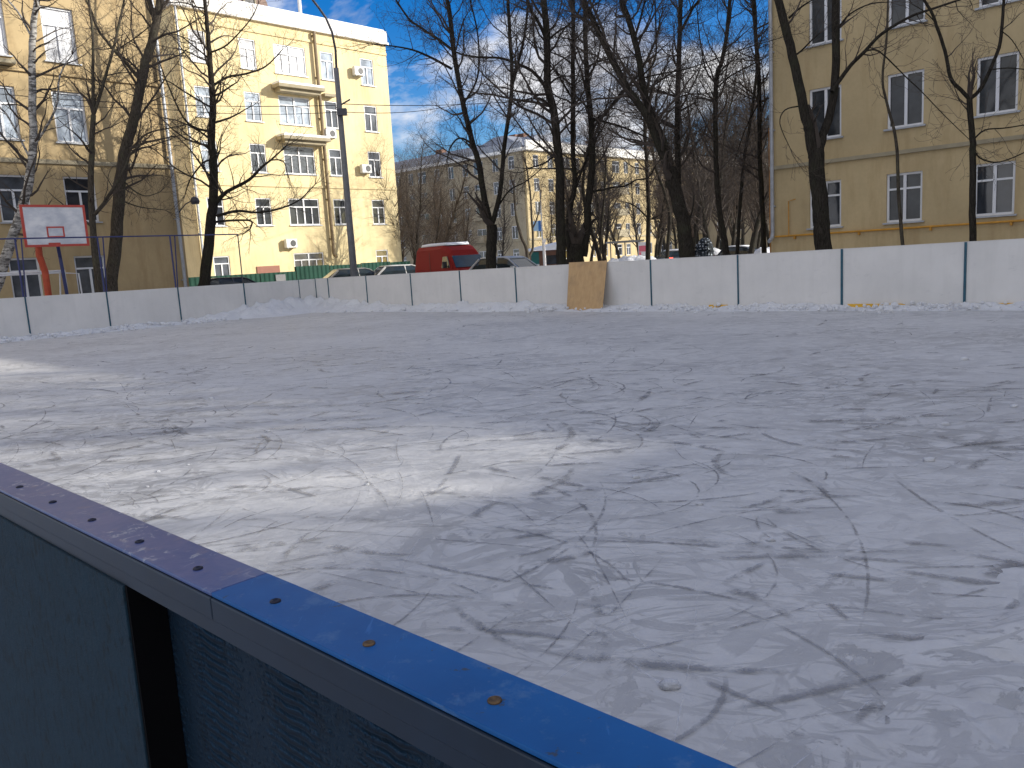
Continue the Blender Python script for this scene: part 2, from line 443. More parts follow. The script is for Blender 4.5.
patch(-2.6, 1.05, 1.75, 4.3, .10, 4.)

def chunk(x, y, r, label, group, seed):
    p = CAM + ray(x, y)*(-CZ/ray(x, y).z)
    R = random.Random(seed); vs = []; fs = []; n = 12; m_ = 7
    for i in range(m_+1):
        ph = math.pi*i/m_
        for k in range(n):
            a = 2*math.pi*k/n; d = Vector((math.sin(ph)*math.cos(a), math.sin(ph)*math.sin(a), math.cos(ph)))
            rr = r*(1+.35*noise.noise(d*1.8+Vector((seed, 0, 0))))
            vs.append(Vector((p.x+d.x*rr*1.15, p.y+d.y*rr*.9, max(-.01, d.z*rr*.6+r*.25))))
    for i in range(m_):
        for k in range(n): fs.append((i*n+k, (i+1)*n+k, (i+1)*n+(k+1) % n, i*n+(k+1) % n))
    b = MB(); b.add(vs, fs)
    o = b.build('snow_chunk', M['snow_bank'], smooth=True)
    return tag(o, label, 'snow chunk', group)
chunk(670, 687, .032, 'largest rounded snow lump on the ice beside the blue rail', None, 2)
for i, (x, y, r) in enumerate([(929,461,.035),(964,360,.045),(771,541,.02),(211,399,.03),(268,432,.02),(158,472,.016),(188,465,.013),(147,487,.013),(367,485,.016),(1014,407,.03),(636,478,.025),(945,425,.03),(700,505,.02),(92,436,.02)]):
    chunk(x, y, r, 'small crumb of snow lying loose on the rink ice', 'loose snow crumbs on the ice', 10+i)

# ------------------------------------------------------------------ rink boards
def board_mat():
    m, nt, b = new_mat('white_board_paint')
    n = nz(nt, pos(nt), 1.1, 6., .6); st = nz(nt, pos(nt, (6,6,.8)), 1., 4., .6)
    sm = ramp(nt, nz(nt, pos(nt, (2,2,5)), 1.7, 6., .7), [(.6, 0), (.75, .5)]).outputs[0]
    c = mix(nt, ramp(nt, n, [(.3, 0), (.7, 1)]).outputs[0], (.66,.65,.63), (.76,.745,.72))
    c = mix(nt, math_n(nt, 'MULTIPLY', ramp(nt, st, [(.5, 0), (.8, 1)]).outputs[0], .3), c, (.56,.55,.52))
    c = mix(nt, sm, c, (.52,.51,.51))
    nt.links.new(c, b.inputs['Base Color']); b.inputs['Roughness'].default_value = .5
    return m
M['board'] = board_mat()
T1 = lambda s: 1.315 - .0045*(s-4.6)
fenceR = thing('rink_boards', Q(9, V0+.04, 0), 'long white boards with dark teal posts backed by the street trees and vans', 'rink boards')
ps = [-7.6,-5.15,-2.7,-.25,2.2] + [4.62,7.07,9.56,12.04,14.45,16.86,19.30,21.75,24.25,26.65] + [27.5]
for a, b in zip(ps, ps[1:]):
    m = MB(); m.hexa([Q(a+.012,V0+.03,-.02),Q(a+.012,V0,-.02),Q(b-.012,V0,-.02),Q(b-.012,V0+.03,-.02),Q(a+.012,V0+.03,T1(a)),Q(a+.012,V0,T1(a)),Q(b-.012,V0,T1(b)),Q(b-.012,V0+.03,T1(b))])
    m.build('board_panel', M['board'], fenceR)
    m = MB(); m.hexa([Q(a,V0+.045,T1(a)),Q(a,V0-.006,T1(a)),Q(b,V0-.006,T1(b)),Q(b,V0+.045,T1(b)),Q(a,V0+.045,T1(a)+.012),Q(a,V0-.006,T1(a)+.012),Q(b,V0-.006,T1(b)+.012),Q(b,V0+.045,T1(b)+.012)])
    m.build('top_rail', M['board'], fenceR)
for i, a in enumerate(ps):
    w = .03 if i < 7 else .022
    if a == 14.45: w = .008
    m = MB(); m.ubox(a-w/1.3, a+w/1.3, V0-.022, V0+.06, -.02, T1(a)+.004)
    m.build('post', M['teal'], fenceR)
for a, b in ((5.75,6.35),(6.4,6.95),(3.5,4.1),(9.85,10.35),(3.0,3.3)):
    m = MB(); m.ubox(a, b, V0-.03, V0-.002, -.02, .105); m.build('kick_strip', M['yellow'], fenceR)
T2 = lambda s: 1.255 - .004*(s-8)
fenceL = thing('rink_boards', Q(U1+.04, 9, 0), 'short white end boards with thin navy posts in front of the basketball backboard', 'rink boards')
pl = [.3,2.9,5.45,8.0,10.35,12.7,15.15,17.45,18.2]
for a, b in zip(pl, pl[1:]):
    m = MB(); m.hexa([Q(U1,b-.01,-.02),Q(U1,a+.01,-.02),Q(U1+.03,a+.01,-.02),Q(U1+.03,b-.01,-.02),Q(U1,b-.01,T2(b)),Q(U1,a+.01,T2(a)),Q(U1+.03,a+.01,T2(a)),Q(U1+.03,b-.01,T2(b))])
    m.build('board_panel', M['board'], fenceL)
for a in pl[:-1]:
    w = .02 if a < 16 else .006
    m = MB(); m.ubox(U1-.02, U1+.05, a-w, a+w, -.02, T2(a)+.003); m.build('post', M['teal'], fenceL)

# near boards: cap rail in two lengths, cladding panels behind, screws
def rail_worn():
    m, nt, b = new_mat('worn_frosted_blue_rail'); v = pos(nt)
    a = ramp(nt, nz(nt, v, 34., 5., .65, .8), [(.42, 0), (.66, 1)]).outputs[0]
    w = ramp(nt, nz(nt, v, 70., 6., .7, 1.2), [(.56, 0), (.64, 1)]).outputs[0]
    k = ramp(nt, nz(nt, v, 16., 3., .5), [(.47, 0), (.56, 1)]).outputs[0]
    c = mix(nt, a, (.035,.075,.23), (.075,.10,.25))
    c = mix(nt, math_n(nt, 'MULTIPLY', math_n(nt, 'MULTIPLY', w, k), .8), c, (.42,.44,.48))
    c = mix(nt, math_n(nt, 'MULTIPLY', ramp(nt, nz(nt, v, 60., 4., .6), [(.58, 0), (.68, 1)]).outputs[0], .18), c, (.33,.22,.15))
    nt.links.new(c, b.inputs['Base Color']); b.inputs['Roughness'].default_value = .28
    bump(nt, b, nz(nt, v, 60., 4., .6), .15, .002)
    return m
def rail_blue():
    m, nt, b = new_mat('glossy_blue_rail_paint'); v = pos(nt)
    a = nz(nt, v, 12., 6., .6)
    c = mix(nt, ramp(nt, a, [(.3, 0), (.7, 1)]).outputs[0], (.004,.085,.27), (.008,.12,.36))
    d = math_n(nt, 'MULTIPLY', ramp(nt, nz(nt, v, 120., 4., .7), [(.63, 0), (.72, 1)]).outputs[0], .22)
    c = mix(nt, d, c, (.25,.28,.35))
    sc = math_n(nt, 'MULTIPLY', ramp(nt, nz(nt, pos(nt, (30,4,4), (0,0,.6)), 6., 4., .7), [(.64, 0), (.70, 1)]).outputs[0], .35)
    c = mix(nt, sc, c, (.06,.22,.55))
    ch = ramp(nt, nz(nt, v, 85., 6., .72, .5), [(.635, 0), (.66, .85)]).outputs[0]
    c = mix(nt, ch, c, (.05,.06,.075))
    ed = ramp(nt, nz(nt, pos(nt, (1,1,6)), 38., 5., .7), [(.56, 0), (.66, .5)]).outputs[0]
    c = mix(nt, ed, c, (.10,.20,.36))
    nt.links.new(c, b.inputs['Base Color']); b.inputs['Roughness'].default_value = .5; b.inputs['Specular IOR Level'].default_value = .3
    bump(nt, b, nz(nt, v, 90., 5., .6), .1, .001)
    return m
def clad(name, c, ribs):
    m, nt, b = new_mat(name); v = pos(nt)
    n = nz(nt, v, 30., 6., .7); sp = ramp(nt, nz(nt, pos(nt, (1,1,.45), (0,.4,0)), 130., 5., .7), [(.54, 0), (.62, 1)]).outputs[0]
    base = mix(nt, ramp(nt, n, [(.3, 0), (.7, 1)]).outputs[0], tuple(x*.8 for x in c), tuple(x*1.15 for x in c))
    base = mix(nt, math_n(nt, 'MULTIPLY', sp, .75), base, tuple(x*.3 for x in c))
    nt.links.new(base, b.inputs['Base Color']); b.inputs['Roughness'].default_value = .7
    b.inputs['Specular IOR Level'].default_value = .3
    if ribs:
        w = N(nt, 'ShaderNodeTexWave', bands_direction='X'); w.inputs['Scale'].default_value = 60.; w.inputs['Distortion'].default_value = 2.2
        w.inputs['Detail'].default_value = 2.; w.inputs['Detail Scale'].default_value = 3.
        rt_ = pos(nt, rot=(0, 0, AZ-math.pi/2)); nt.links.new(rt_, w.inputs[0])
        w2 = N(nt, 'ShaderNodeTexWave', bands_direction='Z'); w2.inputs['Scale'].default_value = 45.; w2.inputs['Distortion'].default_value = 3.
        nt.links.new(rt_, w2.inputs[0])
        wm = math_n(nt, 'MULTIPLY', w.outputs[1], w2.outputs[1]); bump(nt, b, wm, 1., .006); nt.links.new(mix(nt, ramp(nt, wm, [(.1, .75), (.6, 0)]).outputs[0], base, tuple(x*.3 for x in c)), b.inputs['Base Color'])
    else: bump(nt, b, nz(nt, v, 120., 6., .75), 1., .006)
    return m
near = thing('rink_boards', Q(.4, .22, 0), 'near dark blue boards with a screwed cap rail seen from outside the rink', 'rink boards')
M['rail_side'] = simple('dull_blue_steel', (.004,.014,.030), .45, .25, 25.)
def rail(u0, u1, mat, name='cap_rail', label=None):
    m = MB(); m.ubox(u0, u1, .2135, .252, 1.3072, 1.31); o = m.build(name, mat, near, bevel=.0007); m = MB(); m.ubox(u0, u1, .2125, .218, 1.292, 1.3068); m.build('rail_lip', M['rail_side'], near, bevel=.001); 
    if label: o['label'] = label
M['rail_blue'] = rail_blue(); M['rail_worn'] = rail_worn()
rail(-2.6, .4662, M['rail_blue'], label='clean bright blue length of cap rail')
rail(.4664, 2.9, M['rail_worn'], label='worn purplish length of cap rail with pale scuffs')
rail(2.902, 14., M['rail_worn']); rail(14.002, 27.5, M['rail_blue'])
M['clad'] = clad('dark_blue_textured_cladding', (.007,.034,.058), False)
M['ribbed'] = clad('dark_blue_mesh_textured_sheet', (.004,.034,.072), True)
m = MB(); m.ubox(-2.6, 27.5, .2140, .2190, 1.2815, 1.2915); m.build('rail_flange', M['rail_side'], near)
m = MB(); m.ubox(.6045, 2.6, .2115, .238, .0, 1.2812); m.build('cladding_panel', M['clad'], near, bevel=.001)
m = MB(); m.ubox(.6005, .6043, .2130, .2395, .0, 1.2812); m.build('recess_shade_strip', M['black'], near)  # thin black strip painting in the shaded end of the cladding
m = MB(); m.ubox(2.9, 5.4, .2115, .238, .0, 1.2812); m.build('cladding_panel', M['clad'], near)
for a in (7.9, 13.0, 18.1, 23.2): 
    m = MB(); m.ubox(a, a+2.4, .2115, .238, .0, 1.2812); m.build('cladding_panel', M['clad'], near)
m = MB(); m.ubox(-2.6, 27.5, .2402, .248, -.02, 1.3028); m.build('board_panel', M['ribbed'], near)
scr = [(.24,.23),(.33,.23),(.42,.23)] + [(.513+.0925*i, .228) for i in range(12)] + [(.15-.09*i,.23) for i in range(6)]
for i, (a, b) in enumerate(scr):
    m = MB(); c = Q(a, b, 0); r = .0034; rings = []
    for rr, z in ((r, 1.3098), (r*.95, 1.3108), (r*.6, 1.3113), (r*.3, 1.3105), (.0002, 1.3104)):
        rings.append([c + Vector((rr*math.cos(t*math.pi/6), rr*math.sin(t*math.pi/6), z)) for t in range(12)])
    m.loft(rings); m.build('screw', M['screw'] if i < 2 or i > 14 else M['screw_dark'], near, smooth=True)

# plywood sheet leaning on the boards
def plywood():
    m, nt, b = new_mat('weathered_plywood'); v = pos(nt)
    gr = nz(nt, pos(nt, (3,3,.6)), 3., 6., .7, .5)
    c = mix(nt, ramp(nt, gr, [(.3, 0), (.7, 1)]).outputs[0], (.46,.29,.135), (.58,.39,.20))
    c = mix(nt, math_n(nt, 'MULTIPLY', ramp(nt, nz(nt, v, 2.2, 5.), [(.5, 0), (.7, 1)]).outputs[0], .35), c, (.22,.16,.10))
    nt.links.new(c, b.inputs['Base Color']); b.inputs['Roughness'].default_value = .75; return m
def on_v(c, x, y): r = ray(x, y); return CAM + r*(c/EV.dot(r))
tl, tr = on_v(V0-.04, 569, 262.5), on_v(V0-.04, 607, 260.5)
bl, br_ = on_v(V0-.50, 566.5, 310), on_v(V0-.50, 602, 310)
bl.z = br_.z = -.01
nrm = (tr-tl).cross(bl-tl).normalized(); nrm = nrm if nrm.dot(EV) < 0 else -nrm
m = MB(); k = -nrm*.015
m.hexa([bl+k, br_+k, br_, bl, tl+k, tr+k, tr, tl])
tag(m.build('plywood_sheet', plywood()), 'brown plywood sheet leaning upright against the white boards', 'plywood sheet')

# ------------------------------------------------------------------ buildings
def wall_holes(mb, O, t, n, s0, s1, z0, z1, holes, depth=.16):
    ss = sorted({s0, s1} | {h[0] for h in holes} | {h[1] for h in holes})
    zs = sorted({z0, z1} | {h[2] for h in holes} | {h[3] for h in holes})
    def inside(a, z):
        return any(h[0] < a < h[1] and h[2] < z < h[3] for h in holes)
    P = lambda a, d, z: O + t*a + n*d + EZ*z
    vs = []; fs = []
    def quad(*p): k_ = len(vs); vs.extend(p); fs.append((k_, k_+1, k_+2, k_+3))
    for a, b in zip(ss, ss[1:]):
        for c, d in zip(zs, zs[1:]):
            if not inside((a+b)/2, (c+d)/2): quad(P(a,0,c), P(b,0,c), P(b,0,d), P(a,0,d))
    for a, b, c, d in holes:
        quad(P(a,0,c), P(b,0,c), P(b,-depth,c), P(a,-depth,c)); quad(P(a,0,d), P(b,0,d), P(b,-depth,d), P(a,-depth,d))
        quad(P(a,0,c), P(a,0,d), P(a,-depth,d), P(a,-depth,c)); quad(P(b,0,c), P(b,0,d), P(b,-depth,d), P(b,-depth,c))
        quad(P(a,-depth,c), P(b,-depth,c), P(b,-depth,d), P(a,-depth,d))
    mb.add(vs, fs)
def window(bld, O, t, n, a, b, c, d, style, pane, depth=.16, sill=True, fm=None):
    fmt = fm or M['white_frame']; w = .07; f = MB(); B = lambda *q: f.fbox(O, t, n, *q)
    d0, d1 = -depth+.045, -depth+.10
    B(a, a+w, d0, d1, c, d); B(b-w, b, d0, d1, c, d); B(a+w, b-w, d0, d1, c, c+w); B(a+w, b-w, d0, d1, d-w, d)
    mid = (a+b)/2; zt = c+(d-c)*.66
    e0, e1 = d0+.003, d1-.004
    if style == 'T':      # transom + centre mullion below
        B(a+w, b-w, e0, e1, zt, zt+.07); B(mid-.04, mid+.04, e0, e1, c+w, zt)
    elif style == 'M':    # centre mullion full, small transom
        B(mid-.045, mid+.045, e0, e1, c+w, d-w)
    elif style == 'MT':
        B(mid-.045, mid+.045, e0, e1, c+w, d-w); B(a+w, mid-.045, e0, e1, zt, zt+.06); B(mid+.045, b-w, e0, e1, zt, zt+.06)
    elif style == 'wide':
        q = (b-a)/4
        B(mid-.05, mid+.05, e0, e1, c+w, d-w); B(a+w, mid-.05, e0, e1, zt, zt+.07); B(mid+.05, b-w, e0, e1, zt, zt+.07)
        B(a+q-.03, a+q+.03, e0, e1, c+w, zt); B(b-q-.03, b-q+.03, e0, e1, c+w, zt)
    wo = f.build('window', fmt, bld)
    p = MB(); p.fbox(O, t, n, a+.02, b-.02, -depth+.02, -depth+.04, c+.02, d-.02)
    p.build('pane', pane, wo)
    if sill:
        s = MB(); s.fbox(O, t, n, a-.08, b+.08, -depth+.11, .09, c-.055, c-.004); s.build('sill', M['metal_grey'], wo)
    return wo
def ac_unit(bld, O, t, n, a, c, w=.8, h=.56):
    m = MB(); m.fbox(O, t, n, a, a+w, .12, .42, c, c+h); o = m.build('air_conditioner', M['ac_white'], bld, bevel=.015)
    ctr = O + t*(a+w*.62) + n*.425 + EZ*(c+h/2); rg = []
    for rr, dd in ((.2, 0), (.2, .012), (.17, .014), (.001, .012)):
        rg.append([ctr + t*(rr*math.cos(q*math.pi/10)) + EZ*(rr*math.sin(q*math.pi/10)) + n*dd for q in range(20)])
    g_ = MB(); g_.loft(rg); g_.build('fan_grille', M['ac_dark'], o)
    br = MB(); br.fbox(O, t, n, a+.1, a+.14, .003, .42, c-.05, c-.006); br.fbox(O, t, n, a+w-.14, a+w-.1, .003, .42, c-.05, c-.006)
    br.build('bracket', M['metal_grey'], o)
def drainpipe(bld, O, t, n, a, z0, z1, mat, r=.07, off=.16, shoe=True):
    pts = [O+t*a+n*off+EZ*z1, O+t*a+n*off+EZ*(z0+.3)] + ([O+t*a+n*(off+.05)+EZ*(z0+.12), O+t*a+n*(off+.28)+EZ*z0] if shoe else [])
    m = MB(); m.tube(pts, r, 10)
    z = z0+1.2
    while z < z1: m.fbox(O, t, n, a-r-.012, a+r+.012, .003, off+.02, z, z+.05); z += 2.6
    m.build('drainpipe', mat, bld)

# --- building B: sunlit five-storey block
OB = Q(47, 0, 0); tB = EV; nB = -EU
bB = thing('apartment_building', Q(47, 31, 0), 'sunlit pale yellow five storey building with white parapet and air conditioners', 'building')
rows = [(1.3,2.75),(4.55,6.25),(7.8,9.55),(10.9,12.65),(14.0,15.78)]
cols = [(24.1,25.15),(27.28,28.38),(29.65,31.95),(33.1,34.12),(36.33,37.42)]
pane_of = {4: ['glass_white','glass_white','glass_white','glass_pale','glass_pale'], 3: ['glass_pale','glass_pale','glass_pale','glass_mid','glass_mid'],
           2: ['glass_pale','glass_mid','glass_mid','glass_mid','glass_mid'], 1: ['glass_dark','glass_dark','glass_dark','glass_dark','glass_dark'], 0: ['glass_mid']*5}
holes = []
for ri, (c, d) in enumerate(rows):
    for ci, (a, b) in enumerate(cols):
        if ri == 0 and ci in (1, 3): continue
        holes.append((a, b, c, d))
w = MB(); wall_holes(w, OB, tB, nB, 23.3, 38.65, -.05, 16.9, holes, .14)
P_ = lambda s, d, z: OB + tB*s + nB*d + EZ*z
w.fbox(OB, tB, nB, 23.3, 23.5, -14, -.001, -.05, 16.9); w.fbox(OB, tB, nB, 38.45, 38.65, -14, -.001, -.05, 16.9)
w.fbox(OB, tB, nB, 23.5, 38.45, -14, -13.8, -.05, 16.9)
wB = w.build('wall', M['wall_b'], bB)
for ri, (c, d) in enumerate(rows):
    for ci, (a, b) in enumerate(cols):
        if ri == 0 and ci in (1, 3): continue
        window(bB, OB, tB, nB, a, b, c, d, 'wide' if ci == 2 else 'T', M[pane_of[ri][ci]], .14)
m = MB(); m.fbox(OB, tB, nB, 23.15, 38.8, -14.1, .22, 16.905, 17.05); m.fbox(OB, tB, nB, 23.2, 38.75, -14.05, .12, 17.052, 17.82)
m.build('parapet', M['white_trim'], bB)
m = MB(); m.fbox(OB, tB, nB, 23.3, 38.6, -13.9, .0, 17.823, 17.93); m.build('roof', M['roof_snow'], bB)
for z in (6.95, 16.2):
    m = MB(); m.fbox(OB, tB, nB, 23.302, 38.648, .002, .07, z, z+.16); m.build('string_course', M['wall_b'], bB)
for a, b, z in ((29.2,32.6,13.0),(29.2,32.7,9.85)):
    m = MB(); m.fbox(OB, tB, nB, a, b, .003, .95, z, z+.2); m.fbox(OB, tB, nB, a+.2, b-.2, .003, .7, z-.22, z-.002)
    o = m.build('balcony_slab', M['trim'], bB)
    s_ = MB(); s_.fbox(OB, tB, nB, a+.05, b-.05, .08, .92, z+.203, z+.34); s_.build('snow_cap', M['roof_snow'], o)
m = MB(); m.fbox(OB, tB, nB, 32.9, 33.75, .003, .45, 12.85, 13.02); m.build('ledge', M['trim'], bB)
drainpipe(bB, OB, tB, nB, 32.62, 2.4, 16.85, M['pipe_brown'], .11, .22)
drainpipe(bB, OB, tB, nB, 23.42, .3, 16.85, M['metal_grey'], .07, .16)
m = MB(); m.tube([P_(32.55,-1.0,17.9), P_(32.55,-1.0,19.9)], .12, 10); m.build('vent_pipe', M['white_trim'], bB)
for a, c in ((35.5,14.5),(32.75,10.2),(35.45,8.03),(28.95,3.1)): ac_unit(bB, OB, tB, nB, a, c)
# dormer
m = MB(); rg = []
for dd in (-2.2, -4.5):
    rg.append([P_(29.6+1.35*math.cos(q*math.pi/12), dd, 18.6+1.1*math.sin(q*math.pi/12)) for q in range(13)])
m.loft(rg); dm = m.build('dormer', M['roof_brown'], bB)
m = MB(); m.fbox(OB, tB, nB, 29.25, 29.95, -2.195, -2.17, 18.7, 19.4); m.build('opening', M['ac_dark'], dm)
m = MB(); m.fbox(OB, tB, nB, 29.15, 29.25, -2.19, -2.1, 18.62, 19.48); m.fbox(OB, tB, nB, 29.95, 30.05, -2.19, -2.1, 18.62, 19.48); m.fbox(OB, tB, nB, 29.25, 29.95, -2.19, -2.1, 19.4, 19.48)
m.build('frame', M['trim'], dm)
m = MB(); m.fbox(OB, tB, nB, 26.9, 28.5, .003, .07, .9, 2.02); m.build('hatch', simple('faded_red_brown_sheet', (.30,.13,.09), .7), bB)
m = MB(); m.fbox(OB, tB, nB, 23.32, 23.36, .0, .0, 0, 0) if False else None

# --- building A: nearer ochre block at the picture's edge
OA = Q(35, 0, 0)
bA = thing('apartment_building', Q(35, 10, 0), 'ochre building behind the basketball backboard with birch in front', 'building')
rowsA = [(1.1,2.66),(4.0,5.75),(7.05,8.98),(10.08,12.1),(13.3,15.2)]
colsA = [(2.95,4.05),(5.3,6.4),(7.6,8.7),(9.8,10.86),(12.12,13.3)]
holesA = [(a, b, c, d) for c, d in rowsA for a, b in colsA]
w = MB(); wall_holes(w, OA, tB, nB, -9, 16.7, -.05, 16.6, holesA, .18)
w.fbox(OA, tB, nB, 16.5, 16.7, -13, -.001, -.05, 16.6); w.fbox(OA, tB, nB, -9, -8.8, -13, -.001, -.05, 16.6); w.fbox(OA, tB, nB, -8.8, 16.5, -13, -12.8, -.05, 16.6)
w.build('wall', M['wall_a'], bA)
RA = random.Random(3)
for ri, (c, d) in enumerate(rowsA):
    for ci, (a, b) in enumerate(colsA):
        pm = 'glass_white' if ri == 3 and ci >= 3 else ('glass_pale' if ri == 2 else ('glass_mid' if (ri, ci) != (1, 4) else 'glass_dark'))
        window(bA, OA, tB, nB, a, b, c, d, 'T', M[pm], .18)
for z, h in ((6.2,.16),(9.55,.1)):
    m = MB(); m.fbox(OA, tB, nB, -8.98, 16.698, .002, .10, z, z+h); m.build('string_course', M['trim'] if z < 7 else M['wall_a'], bA)
m = MB(); m.fbox(OA, tB, nB, -9.2, 16.9, -13.1, .35, 16.605, 17.0); m.build('cornice', M['white_trim'], bA)
m = MB(); m.fbox(OA, tB, nB, -9.0, 16.7, -13, .1, 17.003, 17.2); m.build('roof', M['roof_snow'], bA)
drainpipe(bA, OA, tB, nB, 16.45, .25, 16.55, M['metal_grey'], .07, .17)
m = MB(); m.fbox(OA, tB, nB, 9.4, 10.9, .003, .5, 9.7, 9.85); m.build('ledge', M['trim'], bA)
lampw = MB(); lampw.tube([OA+tB*16.55+nB*.01+EZ*4.3, OA+tB*16.8+nB*.35+EZ*4.7, OA+tB*17.05+nB*.6+EZ*4.85], .025, 6)
wl = lampw.build('wall_lamp', M['dark_metal'], bA)
lm = MB(); lc = OA+tB*17.1+nB*.62+EZ*4.85
lm.loft([[lc+Vector((r*math.cos(q*math.pi/5), r*math.sin(q*math.pi/5), z)) for q in range(10)] for r, z in ((.16,-.18),(.2,-.05),(.15,.08),(.05,.14))], )
lm.build('lamp_shade', M['dark_metal'], wl)

# --- building R: shaded yellow block on the far side of the long boards
OR = Q(0, 28, 0); tR = EU; nR = -EV
HR = 13.7
bR = thing('apartment_building', Q(4, 28, 0), 'shaded dull yellow building with an orange gas pipe along its base', 'building')
rowsR = [(1.97,3.5),(4.9,6.55),(7.95,9.6),(11.0,12.6)]
colsR = [(5.85+2.53*k, 6.93+2.53*k) for k in range(-5, 3)]
holesR = [(a, b, c, d) for c, d in rowsR for a, b in colsR]
w = MB(); wall_holes(w, OR, tR, nR, -36, 13.4, -.05, HR, holesR, .16)
w.fbox(OR, tR, nR, 13.2, 13.4, -13, -.001, -.05, HR); w.fbox(OR, tR, nR, -36, -35.8, -13, -.001, -.05, HR); w.fbox(OR, tR, nR, -35.8, 13.2, -13, -12.8, -.05, HR)
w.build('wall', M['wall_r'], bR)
for ri, (c, d) in enumerate(rowsR):
    for ci, (a, b) in enumerate(colsR):
        window(bR, OR, tR, nR, a, b, c, d, 'MT' if ri == 0 else 'M', M[['glass_dark','glass_r','glass_r','glass_dark'][ri] if (ri+ci) % 3 else 'glass_r'], .16)
m = MB(); m.fbox(OR, tR, nR, -35.9, 13.398, .002, .09, 4.08, 4.2); m.build('string_course', M['trim'], bR)
m = MB(); m.fbox(OR, tR, nR, -36.2, 13.6, -13.2, .4, HR+.003, HR+.35); m.build('cornice', M['trim'], bR)
m = MB(); m.fbox(OR, tR, nR, -36, 13.4, -13, .2, HR+.353, HR+.5); m.build('roof', M['roof_snow'], bR)
drainpipe(bR, OR, tR, nR, 13.28, 1.6, HR, M['metal_grey'], .065, .13)
m = MB(); gp = lambda s, z: OR+tR*s+nR*.09+EZ*z
m.tube([gp(13.2,1.76), gp(-12,1.76)], .032, 8); m.tube([gp(12.7,1.76), gp(12.7,2.95), gp(12.45,3.0)], .018, 6)
for s in [12.5-2.2*k for k in range(11)]: m.fbox(OR, tR, nR, s-.03, s+.03, .003, .1, 1.64, 1.79)
m.build('gas_pipe', M['gas_orange'], bR)
m = MB(); m.fbox(OR, tR, nR, 13.403, 13.72, -1.1, -.55, .9, 5.6); m.build('rusty_duct', M['rust'], bR)
m = MB(); gq = lambda d, z: OR+tR*13.47+nR*d+EZ*z
m.tube([gq(-.5,.4), gq(-.5,5.6), gq(-.9,5.8)], .045, 8); m.tube([gq(-.9,.4), gq(-.9,5.0)], .03, 8); m.build('gas_pipe', M['gas_orange'], bR)
# rear courtyard wing shading the rink, and an unseen tower added to shade building A
CF = -22.9
bC = thing('apartment_building', Q(CF-6, 12, 0), 'plain yellow courtyard wing behind the viewer shading the near ice', 'building')
w = MB(); OC = Q(CF, 0, 0); tC = -EV; nC = EU
holesC = [(a, a+1.1, c, d) for c, d in rowsR for a in [-26.+3.*k for k in range(10)]]
wall_holes(w, OC, tC, nC, -27.6, 12, -.05, HR, holesC, .16)
w.fbox(OC, tC, nC, -27.6, -27.4, -12, -.001, -.05, HR); w.fbox(OC, tC, nC, 11.8, 12, -12, -.001, -.05, HR); w.fbox(OC, tC, nC, -27.4, 11.8, -12, -11.8, -.05, HR)
w.build('wall', M['wall_r'], bC)
m = MB(); m.fbox(OC, tC, nC, -27.6, 12, -12, .0, HR+.003, HR+.3); m.build('roof', M['roof_snow'], bC)
for i, (a, b, c, d) in enumerate(holesC):
    if i % 2 == 0: window(bC, OC, tC, nC, a, b, c, d, 'T', M['glass_mid'], .16, sill=False)
bT = thing('shade_tower', Q(-16, 51, 0), 'unseen tan tower added behind the gas pipe building to shade the ochre facade', 'building')
w = MB(); w.ubox(-23, -9, 43, 60, -.05, 28.7); w.build('wall', M['wall_brick'], bT)
m = MB(); m.ubox(-23.3, -8.7, 42.7, 60.3, 28.703, 29.2); m.build('roof', M['roof_metal'], bT)

